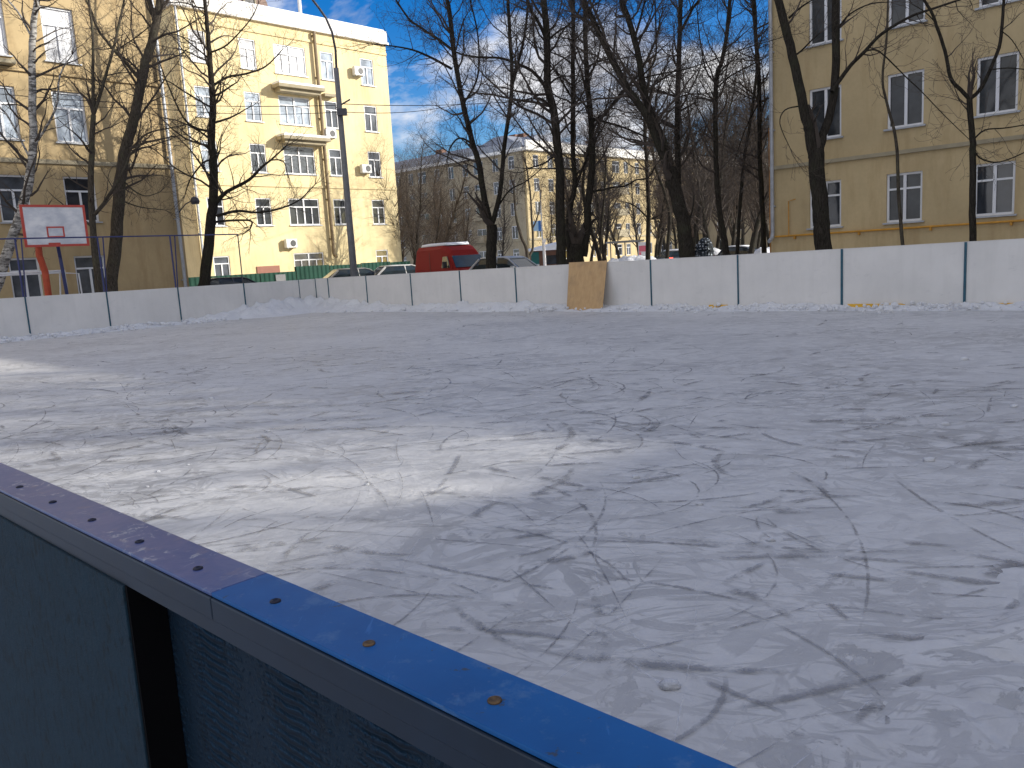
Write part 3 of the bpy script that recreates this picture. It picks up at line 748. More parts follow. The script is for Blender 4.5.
# --- building D: far corner block, one wing in shade, the other in sun
DC = base_at(528, 114)
du, dv = uv_of(DC)
def far_block(label, O, t, n, length, dep, seed, nmax, roofm, hw=16.0):
    b = thing('apartment_building', O+t*(length/2), label, 'building')
    cs = [1.6+3.05*k for k in range(int((length-2)/3.05))][:nmax]
    rs = [(1.2+3.15*k, 2.95+3.15*k) for k in range(5)]
    hl = [(a, a+(1.15 if i % 4 != 2 else 1.9), c, d) for c, d in rs for i, a in enumerate(cs)]
    w = MB(); wall_holes(w, O, t, n, 0, length, -.05, hw, hl, .16)
    w.fbox(O, t, n, 0, .2, -dep, -.001, -.05, hw); w.fbox(O, t, n, length-.2, length, -dep, -.001, -.05, hw)
    w.fbox(O, t, n, .2, length-.2, -dep, -dep+.2, -.05, hw)
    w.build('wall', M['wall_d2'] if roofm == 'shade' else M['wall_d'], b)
    R = random.Random(seed)
    for i, (a, bb, c, d) in enumerate(hl):
        window(b, O, t, n, a, bb, c, d, R.choice(['T','M','T']), M[R.choice(['glass_dark','glass_mid','glass_dark'])], .16, sill=False)
    m = MB(); m.fbox(O, t, n, -.3, length+.3, -dep-.3, .55, hw+.003, hw+.4); m.build('cornice', M['white_trim'], b)
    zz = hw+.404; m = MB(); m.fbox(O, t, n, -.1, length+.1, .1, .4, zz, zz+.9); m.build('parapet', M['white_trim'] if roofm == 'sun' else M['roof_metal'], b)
    m = MB(); P = lambda s, dd, z: O+t*s+n*dd+EZ*z
    z0 = hw+.404; m.hexa([P(-.2,.05,z0),P(length,.05,z0),P(length,-dep,z0),P(-.2,-dep,z0),P(1.5,-5,z0+2.3),P(length-2,-5,z0+2.3),P(length-2,-7,z0+2.3),P(1.5,-7,z0+2.3)])
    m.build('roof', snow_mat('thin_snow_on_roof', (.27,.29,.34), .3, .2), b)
    for s in [6+16*k for k in range(int(length/16))]:
        m = MB(); m.fbox(O, t, n, s, s+1.3, -6.6, -5.4, z0+1.5, z0+3.0); m.build('chimney', M['brown_wall'], b)
    m = MB(); m.fbox(O, t, n, .02, length-.02, .003, .12, 4.0, 4.25); m.build('string_course', M['trim'], b)
    for i, s in enumerate(cs[2::4]):
        for z in (3.95+.35, 7.45, 10.6):
            m = MB(); m.fbox(O, t, n, s-.5, s+2.4, .125, 1.1, z-.15, z-.02); m.fbox(O, t, n, s-.5, s+2.4, 1.02, 1.1, z, z+.85); m.fbox(O, t, n, s-.5, s-.44, .13, 1.018, z, z+.85); m.fbox(O, t, n, s+2.34, s+2.4, .13, 1.018, z, z+.85)
            m.build('balcony', M['trim'] if R.random() < .5 else M['wall_d2'], b)
    return b
OD = Q(du, dv, 0)
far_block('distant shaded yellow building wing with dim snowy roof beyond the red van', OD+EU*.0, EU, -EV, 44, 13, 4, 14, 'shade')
far_block('distant sunlit yellow building wing glimpsed through the thick street trees', OD+EV*.17-EU*.3, EV, -EU, 76, 12.6, 5, 20, 'sun', 16.07)


# far rows behind for the horizon (roofs glimpsed between trunks)
bE = thing('apartment_building', base_at(720, 150), 'faint far yellow facade closing the street beyond the trees', 'building')
w = MB(); e0 = base_at(690, 150); e1 = base_at(840, 135); te = (e1-e0).normalized(); ne = Vector((te.y, -te.x, 0)); Le = (e1-e0).length
hE = [(2+3.2*k, 3.3+3.2*k, 1.2+3.1*r, 2.9+3.1*r) for r in range(4) for k in range(int(Le/3.2)-1)]
wall_holes(w, e0, te, ne, 0, Le, -.05, 13.5, hE, .16); w.fbox(e0, te, ne, 0, Le, -12, -11.8, -.05, 13.5); w.build('wall', M['wall_d2'], bE)
for a, b, c, d in hE: window(bE, e0, te, ne, a, b, c, d, 'M', M['glass_dark'], .16, sill=False)
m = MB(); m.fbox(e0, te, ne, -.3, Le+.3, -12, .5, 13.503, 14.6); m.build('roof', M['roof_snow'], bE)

# ------------------------------------------------------------------ green corrugated fence
gf = thing('corrugated_fence', Q(43, 28, 0), 'bright green corrugated metal fence at the foot of the sunlit building', 'fence')
def corr(v0, v1, z1, z0=0.0):
    vs = []; fs = []; n_ = int((v1-v0)/.075)
    for i in range(n_+1):
        v = v0+(v1-v0)*i/n_; d = .018 if (i//2) % 2 else -.018
        vs += [Q(43+d, v, z0), Q(43+d, v, z1), Q(43.03+d, v, z1), Q(43.03+d, v, z0)]
    for i in range(n_):
        a = 4*i
        for k in range(4): fs.append((a+k, a+(k+1) % 4, a+4+(k+1) % 4, a+4+k))
    fs.append((0,1,2,3)); fs.append((4*n_+3,4*n_+2,4*n_+1,4*n_))
    m = MB(); m.add(vs, fs); m.build('sheet_panel', M['green'], gf)
v = 17.6; i = 0
while v < 36.0:
    z = 1.58 if v < 26.5 else 1.86 - .05*(i % 2)
    corr(v, min(v+2.4, 36.1)-.03, z)
    m = MB(); m.ubox(43.06, 43.12, v-.03, v+.03, 0, z-.02); m.build('post', M['green'], gf); v += 2.4; i += 1
m = MB(); m.ubox(42.93, 42.96, 25.75, 26.4, 1.05, 1.45)
m.build('notice_board', M['concrete'], gf)

# ------------------------------------------------------------------ basketball stand, cage, goal
bb = thing('basketball_stand', Q(28.5, 9.1, 0), 'white basketball backboard with red border on an orange red post', 'basketball stand')
O = Q(28.0, 0, 0); t = EV; n = -EU
a, b, c, d = 8.36, 10.22, 2.74, 4.02
m = MB(); m.fbox(O, t, n, a+.07, b-.07, -.03, .0, c+.07, d-.07)
def bbm():
    mm, nt, bs = new_mat('weathered_white_backboard')
    n_ = nz(nt, pos(nt, (1,1,1.6), (.3,.2,.5)), 1.6, 5., .6)
    nt.links.new(mix(nt, ramp(nt, n_, [(.38, 0), (.62, 1)]).outputs[0], (.55,.57,.61), (.80,.80,.80)), bs.inputs['Base Color']); bs.inputs['Roughness'].default_value = .35
    return mm
m.build('backboard', bbm(), bb)
m = MB()
for q in ((a, b, c, c+.07), (a, b, d-.07, d)): m.fbox(O, t, n, q[0], q[1], -.035, .012, q[2], q[3])
for q in ((a, a+.07), (b-.07, b)): m.fbox(O, t, n, q[0], q[1], -.035, .012, c+.07, d-.07)
m.build('border', M['red'], bb)
m = MB(); x0, x1, y0, y1 = 9.02, 9.53, c+.28, c+.62
m.fbox(O, t, n, x0, x1, .0005, .006, y0, y0+.045); m.fbox(O, t, n, x0, x1, .0005, .006, y1-.045, y1)
m.fbox(O, t, n, x0, x0+.045, .0005, .006, y0+.045, y1-.045); m.fbox(O, t, n, x1-.045, x1, .0005, .006, y0+.045, y1-.045)
m.build('target_square', M['red'], bb)
m = MB(); m.tube([Q(28.35,8.92,0), Q(28.35,8.92,2.0), Q(28.28,8.80,2.5), Q(28.1,8.78,3.1)], [.10,.10,.10,.09], 10); m.build('post', M['orange_red'], bb)
m = MB(); m.tube([Q(28.6,9.6,0), Q(28.45,9.45,2.4), Q(28.1,9.3,3.0)], .055, 8); m.build('brace', M['navy'], bb)
m = MB(); m.fbox(O, t, n, 9.02, 9.36, .013, .03, c+.0, c+.12); m.build('bracket', M['red'], bb)

cg = thing('cage_frame', Q(27.8, 10, 0), 'tall navy tube frame rising above the short end boards', 'frame')
zt = 2.99
for v in (2.9,5.45,8.0,10.35,12.7):
    m = MB(); m.tube([Q(27.62,v,0), Q(27.62,v,zt)], .028, 8); m.tube([Q(27.62,v+.06,1.15), Q(27.62,v+.17,zt)], .02, 6) ; m.build('post', M['navy'], cg)
m = MB(); m.tube([Q(27.62,15.2,0), Q(27.62,15.2,zt)], .022, 8); m.build('post', M['dark_metal'], cg)
m = MB(); m.tube([Q(27.62,.3,zt), Q(27.62,15.2,zt)], .022, 8); m.build('top_rail', M['navy'], cg)

gl = thing('football_goal', Q(28.8, 8, 0), 'white tube football goal standing behind the end boards', 'goal')
uG = 29.0
m = MB(); m.tube([Q(uG,6.4,0), Q(uG,6.4,2.0), Q(uG,9.7,2.0), Q(uG,9.7,0)], .045, 8); m.build('goal_frame', M['goal_white'], gl)
for v in (6.4, 9.7):
    m = MB(); m.tube([Q(uG,v,2.0), Q(uG+.5,v+.02,1.95), Q(uG+1.1,v+.02,0)], .025, 6); m.build('side_bar', M['goal_white'], gl)
m = MB(); m.tube([Q(uG+1.1,6.4,.02), Q(uG+1.1,9.7,.02)], .02, 6); m.build('ground_bar', M['goal_white'], gl)
m = MB(); m.tube([Q(uG+.5,6.4,1.95), Q(uG+.5,9.7,1.95), Q(uG+.5,10.3,1.9), Q(uG+.5,10.35,0)], .025, 6); m.build('rear_bar', M['goal_white'], gl)

# ------------------------------------------------------------------ lamp post and cables
LD = 33.0
def pp(x, y, d): return at_depth(x, y, d)
lb = base_at(353.6, LD)
lp = thing('street_lamp', lb, 'tall grey lamp post with thin curved arm before the sunlit building', 'street lamp')
top = pp(337, 68, LD)
m = MB(); m.tube([lb, Vector((lb.x, lb.y, 5)), Vector((lb.x, lb.y, top.z))], [.15,.12,.095], 12); m.build('pole', M['concrete'], lp, smooth=True)
arm = [(337,72),(335.5,50),(332,32),(326,18),(319,8),(312,-1),(300,-12),(285,-18)]
m = MB(); m.tube([Vector((lb.x,lb.y,top.z-.3))]+[pp(x,y,LD-.15*i) for i, (x, y) in enumerate(arm)][1:], .045, 8); m.build('arm', M['dark_metal'], lp, smooth=True)
hd = pp(285,-18,LD-1.05); m = MB()
m.loft([[hd+Vector((dx, math.cos(q*math.pi/5)*r, math.sin(q*math.pi/5)*r*.5)) for q in range(10)] for dx, r in ((.1,.06),(-.1,.15),(-.45,.17),(-.7,.06))]); m.build('lamp_head', M['ac_white'], lp, smooth=True)
m = MB(); z = at_depth(345, 107, LD).z
m.tube([Vector((lb.x-.12,lb.y,z)), Vector((lb.x+.45,lb.y-.1,z+.25))], .03, 6); m.fbox(lb, Vector((1,0,0)), Vector((0,-1,0)), -.06,.30,.11,.32, z-.35, z-.1); m.build('wire_clamp', M['dark_metal'], lp)

def cable(pts, sag, r, label):
    P = []; 
    for (p, q) in zip(pts, pts[1:]):
        for i in range(14):
            t_ = i/14; P.append(p.lerp(q, t_) - EZ*(sag*4*t_*(1-t_)))
    P.append(pts[-1]); m = MB(); m.tube(P, r, 5); return tag(m.build('overhead_cable', M['cable']), label, 'cable', 'overhead cables')
ca = Vector((lb.x, lb.y, at_depth(345,105,LD).z))
cable([pp(-60, 88, 30), ca+Vector((0,-.02,0)), ], .25, .014, 'thin cable from the lamp post past the birch tree')
cable([ca+Vector((.1,0,.05)), pp(590, 92, 36), pp(775, 42, 30.2)], .25, .014, 'thin cable from the lamp post over the van to the gas pipe building')
cable([ca+Vector((.1,0,-.25)), pp(480, 98, 45), pp(600, 95, 60)], .3, .014, 'lower thin cable running from lamp post towards the far buildings')
cable([pp(-60, 92, 33), pp(150, 108, 33.5), ca+Vector((-.1,0,-.25))], .15, .012, 'lower thin cable crossing before the ochre building')

# ------------------------------------------------------------------ vehicles
def rot_frame(loc, heading, zs=1.0):
    x = heading.normalized(); y = Vector((-x.y, x.x, 0))
    return Matrix(((x.x, y.x, 0, loc.x), (x.y, y.y, 0, loc.y), (0, 0, zs, 0), (0, 0, 0, 1)))
def wheels(bd, Mx, xs, hw, r):
    for x in xs:
        for sy in (-1, 1):
            c = Vector((x, sy*(hw-.1), r)); m = MB(Mx)
            m.loft([[c+Vector((rr*math.cos(q*math.pi/12), dy, rr*math.sin(q*math.pi/12))) for q in range(24)] for rr, dy in ((r*.7,-.11),(r*.96,-.11),(r,-.07),(r,.07),(r*.96,.11),(r*.7,.11))])
            wo = m.build('wheel', M['tyre'], bd, smooth=False)
            m = MB(Mx); m.loft([[c+Vector((rr*math.cos(q*math.pi/8), sy*dy, rr*math.sin(q*math.pi/8))) for q in range(16)] for rr, dy in ((r*.66,.1),(r*.62,.125),(r*.2,.09),(.01,.1))])
            m.build('rim', M['rim'], wo)
def ring8(x, y, z0, z1, inset=.06, top=None):
    t = y if top is None else top
    return [Vector(p) for p in ((x,-y+inset,z0),(x,-y,z0+.12),(x,-y,(z0+z1)/2),(x,-t+.02,z1-.05),(x,-t+.10,z1),(x,t-.10,z1),(x,t-.02,z1-.05),(x,y,(z0+z1)/2),(x,y,z0+.12),(x,y-inset,z0))]
def make_car(loc, heading, paint_, label, kind='hatch', roof_snow=False, lit=False, group=None, roofpaint=None, zs=1.0):
    c = thing('parked_car', Vector((loc.x, loc.y, 0)), label, 'car', group); Mx = rot_frame(loc, heading, zs)
    b = MB(Mx); hw = .86
    st = [(2.1,.62,.35,.62),(2.02,.78,.28,.72),(1.6,.84,.24,.84),(.95,.86,.22,.96),(.3,.87,.22,.98),(-1.0,.87,.22,.99),(-1.7,.85,.24,1.0),(-2.05,.8,.3,.97),(-2.15,.7,.4,.85)]
    b.loft([ring8(x, y, z0, z1) for x, y, z0, z1 in st]); body = b.build('body', paint_, c, smooth=True, bevel=0)
    sed = kind == 'sedan'
    gs = [(.98,.70,.93,.97),(.35,.66,.93,1.37),(.1,.64,.93,1.44),(-.9,.64,.93,1.46),(-1.35,.63,.93,1.40 if sed else 1.44),(-1.75 if sed else -2.0,.66,.93,1.02 if sed else 1.03)]
    def gr(x, y, z0, z1): return [Vector(p) for p in ((x,-.80,z0),(x,-.76,z0+(z1-z0)*.5),(x,-y,z1-.06*(z1-z0)),(x,-y+.08,z1),(x,y-.08,z1),(x,y,z1-.06*(z1-z0)),(x,.76,z0+(z1-z0)*.5),(x,.80,z0))]
    m = MB(Mx); m.loft([gr(*q) for q in gs]); m.build('glasshouse', M['car_glass'], c, smooth=False)
    m = MB(Mx); rp = [(.38,1.385),(.1,1.452),(-.9,1.472),(-1.35,1.415 if sed else 1.452)]
    rg = [[Vector((x,-.66,z-.05)),Vector((x,-.56,z+.012)),Vector((x,.56,z+.012)),Vector((x,.66,z-.05)),Vector((x,.55,z-.03)),Vector((x,-.55,z-.03))] for x, z in rp]
    m.loft(rg); m.build('roof', roofpaint or paint_, c, smooth=True)
    for sy in (-1, 1):
        for ln, w_ in (([Vector((1.0,sy*.79,.96)), Vector((.36,sy*.665,1.36)), Vector((.1,sy*.645,1.43))], .035), ([Vector((-.25,sy*.80,.95)), Vector((-.3,sy*.655,1.42))], .035), ([Vector((-1.9 if not sed else -1.7,sy*.78,.97)), Vector((-1.35,sy*.65,1.40))], .05)):
            m = MB(Mx); m.tube(ln, w_, 6); m.build('pillar', paint_, c)
    if roof_snow:
        m = MB(Mx); m.loft([[Vector((x,-.58,z+.02)),Vector((x,-.45,z+.10)),Vector((x,.45,z+.10)),Vector((x,.58,z+.02))] for x, z in ((.2,1.44),(-.1,1.46),(-.9,1.48),(-1.3,1.44))]); m.build('snow_cap', M['roof_snow'], c, smooth=True)
    wheels(c, Mx, (1.3,-1.3), hw, .31)
    for sy in (-1, 1):
        m = MB(Mx); m.hexa([Vector(p) for p in ((1.9,sy*.5-.16,.6),(2.11,sy*.5-.16,.6),(2.11,sy*.5+.16,.6),(1.9,sy*.5+.16,.6),(1.9,sy*.5-.16,.74),(2.06,sy*.5-.16,.74),(2.06,sy*.5+.16,.74),(1.9,sy*.5+.16,.74))]); m.build('headlight', M['headlight'], c)
        m = MB(Mx); y = sy*.66; m.box(-2.17,-2.0,y-.13,y+.13,.84,1.0); m.build('taillight', M['taillight'] if lit else M['taillight_off'], c)
        m = MB(Mx); y = sy*.95; m.box(.72,.86,y-.09,y+.09,.95,1.08); m.build('mirror', paint_, c, bevel=.02)
    m = MB(Mx); m.box(2.03,2.17,-.7,.7,.3,.45); m.box(-2.2,-2.08,-.7,.7,.34,.5); m.build('bumper', M['plastic'], c, bevel=.03)
    return c
def make_van(loc, heading, label):
    c = thing('delivery_van', Vector((loc.x, loc.y, 0)), label, 'van'); Mx = rot_frame(loc, heading)
    def rg(x, y, z0, z1, yt): return [Vector(p) for p in ((x,-y+.05,z0),(x,-y,z0+.15),(x,-y,1.25),(x,-yt,z1-.18),(x,-yt+.14,z1),(x,yt-.14,z1),(x,yt,z1-.18),(x,y,1.25),(x,y,z0+.15),(x,y-.05,z0))]
    st = [(2.55,.80,.45,.95,.78),(2.45,.92,.35,1.10,.88),(1.95,.97,.30,1.27,.9),(1.93,.97,.30,1.31,.9),(1.44,.98,.30,1.90,.80),(1.28,.98,.30,2.12,.78),(.95,.98,.30,2.28,.80),(.5,.98,.30,2.38,.84),(-2.45,.98,.30,2.38,.84),(-2.6,.95,.36,2.28,.80)]
    m = MB(Mx); m.loft([rg(*q) for q in st]); m.build('body', M['paint_red'], c, smooth=False, bevel=.03)
    m = MB(Mx)
    m.hexa([Vector(p) for p in ((1.95,-.80,1.30),(1.98,-.80,1.30),(1.98,.80,1.30),(1.95,.80,1.30),(1.45,-.74,1.86),(1.50,-.74,1.86),(1.50,.74,1.86),(1.45,.74,1.86))])
    m.build('windscreen', M['van_glass'], c)
    for sy in (-1, 1):
        m = MB(Mx); y0, y1 = sy*.955, sy*.99
        m.hexa([Vector(p) for p in ((.75,y0,1.30),(1.65,y0,1.30),(1.65,y1,1.30),(.75,y1,1.30),(.78,sy*.87,1.84),(1.25,sy*.87,1.84),(1.25,sy*.905,1.84),(.78,sy*.905,1.84))]); m.build('side_window', M['car_glass'], c)
        m = MB(Mx); m.box(1.35,1.5,sy*1.13-.1,sy*1.13+.1,1.3,1.6); m.box(1.38,1.44,min(sy*.97,sy*1.05),max(sy*.97,sy*1.05),1.35,1.4); m.build('mirror', M['plastic'], c, bevel=.02)
        m = MB(Mx); m.box(2.36,2.54,sy*.68-.17,sy*.68+.17,.85,1.02); m.build('headlight', M['headlight'], c)
        m = MB(Mx); m.box(-2.64,-2.55,sy*.86-.06,sy*.86+.06,.9,1.3); m.build('taillight', M['taillight_off'], c)
    m = MB(Mx); m.loft([[Vector((x,-w_,z)),Vector((x,-w_*.9,z+h)),Vector((x,w_*.9,z+h)),Vector((x,w_,z))] for x, w_, z, h in ((.75,.60,2.375,.02),(.55,.70,2.383,.13),(-1.2,.72,2.383,.15),(-2.2,.70,2.383,.12),(-2.4,.60,2.383,.03))])
    m.build('snow_cap', M['roof_snow'], c, smooth=True)
    m = MB(Mx); m.box(2.45,2.6,-.85,.85,.4,.62); m.build('bumper', M['plastic'], c, bevel=.03)
    m = MB(Mx); m.box(-2.4,.3,-.992,-.982,.95,.99); m.box(-.6,-.58,-.992,-.982,.45,2.1); m.build('trim_strip', M['plastic'], c)
    wheels(c, Mx, (1.6,-1.6), .97, .34)
vl = base_at(450, 39)
make_van(base_at(453, 41), (-EU*.9-EV*.28).normalized(), 'red delivery van with a white snow covered roof behind the boards')
make_car(base_at(511, 38), (-EU+EV*.1), M['paint_silver'], 'silver grey hatchback parked beside the red van front', 'hatch', zs=1.14)
make_car(base_at(406, 45), (-EU*.4+EV), M['paint_white'], 'pale white car parked between green fence and red van', 'hatch', zs=1.08)
make_car(base_at(360, 45), (-EU*.4+EV), M['paint_beige'], 'beige car parked at the foot of the lamp post', 'hatch', zs=1.06)
make_car(base_at(236, 37.5), (-EU*.3+EV), M['paint_black'], 'black car before the green fence near the big bare tree', 'sedan')
make_car(base_at(671, 61), (EU*.15+Vector((.0,1,0))), M['paint_grey'], 'dark car with lit red tail lights seen from behind', 'sedan', roof_snow=True, lit=True)
make_car(base_at(745, 58), (-EU+EV*.1), M['paint_black'], 'dark snowy car parked near the gas pipe building corner', 'sedan', roof_snow=True)

# snow mounds behind the boards
def mound(x, d, rx, ry, h, seed):
    c = base_at(x, d); vs = []; fs = []; n_ = 28; k_ = 12
    for i in range(k_+1):
        r = i/k_
        for q in range(n_):
            a = 2*math.pi*q/n_; px, py = c.x+rx*r*math.cos(a), c.y+ry*r*math.sin(a)
            z = h*.72*min(1, 1.25*(math.cos(r*math.pi)*.5+.5))*(1+.45*noise.fractal((px*.8, py*.8, seed), 1., 2., 4))-.05*r
            vs.append(Vector((px, py, z)))
    for i in range(k_):
        for q in range(n_): fs.append((i*n_+q, (i+1)*n_+q, (i+1)*n_+(q+1) % n_, i*n_+(q+1) % n_))
    m = MB(); m.add(vs, fs); m.build('snow_mound', M['snow_bank'], smooth=True, kind='structure')
mound(640, 58, 3.0, 2.0, 1.7, 1); mound(772, 52, 3.0, 2.5, 1.5, 2); mound(620, 62, 3.2, 2.5, 1.4, 3); mound(725, 66, 5, 3, 1.6, 4); mound(560, 50, 3, 2, 1.0, 5)
mound(835, 22, 2.2, 1.2, .9, 6); mound(930, 20, 3.5, 1.2, .7, 7); mound(750, 72, 6, 3, 1.5, 8)

# bus shelter, kiosk, signs
d = 80; c0 = base_at(627, d); X = Vector((1,0,0)); Yn = Vector((0,-1,0))
sh = thing('bus_shelter', c0, 'grey flat roofed bus shelter with a pink and white poster panel', 'bus shelter')
m = MB(); m.fbox(c0, X, Yn, -1.9, 1.6, -1.0, .8, 2.5, 2.68); m.build('roof', M['shelter'], sh)
for s in (-1.7, -.3, 1.1):
    m = MB(); m.fbox(c0, X, Yn, s, s+.1, .5, .6, 0, 2.497); m.build('post', M['shelter'], sh)
m = MB(); m.fbox(c0, X, Yn, 1.0, 1.85, .62, .72, .3, 2.45); pn = m.build('poster_panel', M['poster'], sh)
m = MB(); m.fbox(c0, X, Yn, 1.05, 1.8, .725, .735, 1.55, 2.1); m.fbox(c0, X, Yn, 1.05, 1.25, .725, .735, .5, 1.5); m.build('poster_print', M['pink'], pn)
d = 74; c0 = base_at(543, d)
kk = thing('kiosk', c0, 'small brown kiosk with teal door and snow on its roof', 'kiosk')
m = MB(); m.fbox(c0, X, Yn, -1.1, 1.4, -2, 0, 0, 2.15); m.build('wall', M['brown_wall'], kk)
m = MB(); m.fbox(c0, X, Yn, -1.05, -.35, .003, .06, .05, 2.05); m.build('door', M['teal_door'], kk)
m = MB(); m.fbox(c0, X, Yn, .2, 1.2, .003, .05, .9, 1.7); m.build('window', M['glass_dark'], kk)
m = MB(); m.hexa([c0+Vector(p) for p in ((-1.3,-.3,2.153),(1.6,-.3,2.153),(1.6,2.2,2.153),(-1.3,2.2,2.153),(-1.2,.2,2.3),(1.5,.2,2.7),(1.5,1.8,2.9),(-1.2,1.8,2.4))]); m.build('roof', M['roof_snow'], kk)
c0 = base_at(543.5, 60)
sg = thing('street_sign', c0, 'boxy blue street sign on a thin grey pole', 'sign')
m = MB(); m.tube([c0, c0+EZ*6.2], .045, 8); m.build('pole', M['metal_grey'], sg)
m = MB(); m.fbox(c0, X, Yn, -.62, -.25, .0, .05, 3.45, 4.15); m.build('side_face', M['sign_pale'], sg)
m = MB(); m.fbox(c0, X, Yn, -.247, -.06, -.05, .07, 3.42, 4.18); m.build('front_face', M['sign_blue'], sg)
c0 = base_at(545, 56)
wp_ = thing('marker_post', c0, 'short white post beside the kiosk', 'post')
m = MB(); m.tube([c0, c0+EZ*2.55], [.07,.06], 8); m.build('pole', M['poster'], wp_); m = MB(); m.fbox(c0, X, Yn, -.12,.12,-.1,.1,2.553,2.72); m.build('cap', M['poster'], wp_)

# rounded dark bush with pale check of snow
def checks():
    m, nt, b = new_mat('dark_foliage_with_snow_dabs')
    v = N(nt, 'ShaderNodeTexVoronoi'); v.inputs['Scale'].default_value = 7.; v.inputs['Randomness'].default_value = .45
    nt.links.new(pos(nt), v.inputs['Vector'])
    nt.links.new(mix(nt, ramp(nt, v.outputs[0], [(.25, 1), (.38, 0)]).outputs[0], (.012,.02,.028), (.45,.5,.55)), b.inputs['Base Color']); b.inputs['Roughness'].default_value = .8
    return m
c0 = base_at(704.5, 42)
rb = thing('round_shrub', c0, 'dark rounded evergreen shrub dabbed with snow behind the boards', 'shrub')
R = random.Random(5); m = MB()
for i in range(900):
    th = R.uniform(0, 6.28); ph = math.acos(R.uniform(-.2, 1)); r = R.uniform(.8, 1.05)
    dd = Vector((math.sin(ph)*math.cos(th)*.44, math.sin(ph)*math.sin(th)*.44, math.cos(ph)*.72))*r
    p = c0+Vector((0,0,1.25))+dd; a = dd.orthogonal().normalized()*.07; b2 = dd.cross(a).normalized()*.07
    m.add([p-a, p+b2, p+a+dd*.1, p-b2], [(0,1,2,3)])
m.loft([[c0+Vector((.38*s_*math.cos(q*math.pi/6), .38*s_*math.sin(q*math.pi/6), z)) for q in range(12)] for s_, z in ((.7,.6),(1,1.0),(1,1.4),(.75,1.75),(.2,1.9))])
m.build('foliage', checks(), rb); m = MB(); m.tube([c0, c0+EZ*.8], .08, 8); m.build('stem', M['bark'], rb)

# ------------------------------------------------------------------ trees
def tb_tube(vs, fs, pts, rad, n):
    base = len(vs); N_ = len(pts); prev = None
    for i in range(N_):
        d = pts[min(i+1, N_-1)] - pts[max(i-1, 0)]
        if d.length < 1e-9: d = Vector((0,0,1))
        d.normalize()
        if prev is None: x = d.orthogonal().normalized()
        else:
            x = prev - d*prev.dot(d); x = x.normalized() if x.length > 1e-6 else d.orthogonal().normalized()
        prev = x; y = d.cross(x); r = rad[i]
        for k in range(n):
            a = 6.2831853*k/n; c_, s_ = math.cos(a)*r, math.sin(a)*r
            p = pts[i]; vs.append((p.x+x.x*c_+y.x*s_, p.y+x.y*c_+y.y*s_, p.z+x.z*c_+y.z*s_))
    for i in range(N_-1):
        for k in range(n):
            k2 = (k+1) % n; a = base+i*n; fs.append((a+k, a+k2, a+n+k2, a+n+k))
class Crown:
    def __init__(s, R, cfg): s.R = R; s.vs = []; s.fs = []; s.cfg = cfg
    def side(s, d, ang):
        R = s.R; o = d.orthogonal().normalized(); o2 = d.cross(o); a = R.uniform(0, 6.2832)
        q = o*math.cos(a)+o2*math.sin(a)
        return (d*math.cos(ang)+q*math.sin(ang)).normalized()
    def branch(s, p, d, L, r, lvl):
        R = s.R; cfg = s.cfg; seg = (6, 5, 4, 3)[min(lvl, 3)]; pts = [p.copy()]; rad = [r]; dd = d.copy()
        wob = cfg.get('wob', .22); trop = cfg.get('up', .10) * (1 if lvl < 2 else .5) - cfg.get('droop', 0)*(lvl >= 2)
        q = p.copy()
        for i in range(seg):
            dd = (dd + Vector((R.uniform(-wob,wob), R.uniform(-wob,wob), R.uniform(-wob,wob)+trop))).normalized()
            q = q + dd*(L/seg); pts.append(q.copy()); rad.append(max(.0032, r*(1-(i+1)/seg*.85)))
        tb_tube(s.vs, s.fs, pts, rad, (6, 5, 3, 3)[min(lvl, 3)])
        if lvl < cfg.get('max', 3):
            n = cfg['n'][lvl]; n = max(2, int(n*min(1.6, L/cfg['len'][lvl])))
            for j in range(n):
                t = .12+.88*(j+R.random())/n; i0 = min(seg-1, int(t*seg)); f = t*seg-i0
                pp_ = pts[i0].lerp(pts[i0+1], f); d0 = (pts[i0+1]-pts[i0]).normalized()
                d1 = s.side(d0, R.uniform(.5, 1.1))
                s.branch(pp_, d1, cfg['len'][lvl+1]*R.uniform(.55, 1.25)*(1-.35*t), max(.0038, rad[i0]*R.uniform(.35, .55)), lvl+1)
def resample(pts, rad, k=4):
    P = []; Rr = []
    n = len(pts)
    for i in range(n-1):
        p0 = pts[max(i-1,0)]; p1 = pts[i]; p2 = pts[i+1]; p3 = pts[min(i+2,n-1)]
        for j in range(k):
            t = j/k
            P.append(.5*((2*p1)+(p2-p0)*t+(2*p0-5*p1+4*p2-p3)*t*t+(3*p1-p0-3*p2+p3)*t*t*t)); Rr.append(rad[i]+(rad[i+1]-rad[i])*t)
    P.append(pts[-1]); Rr.append(rad[-1]); return P, Rr
CFG = dict(n=(9, 6, 5), len=(2.6, 1.15, .55, .32), wob=.3, up=.09, max=3)
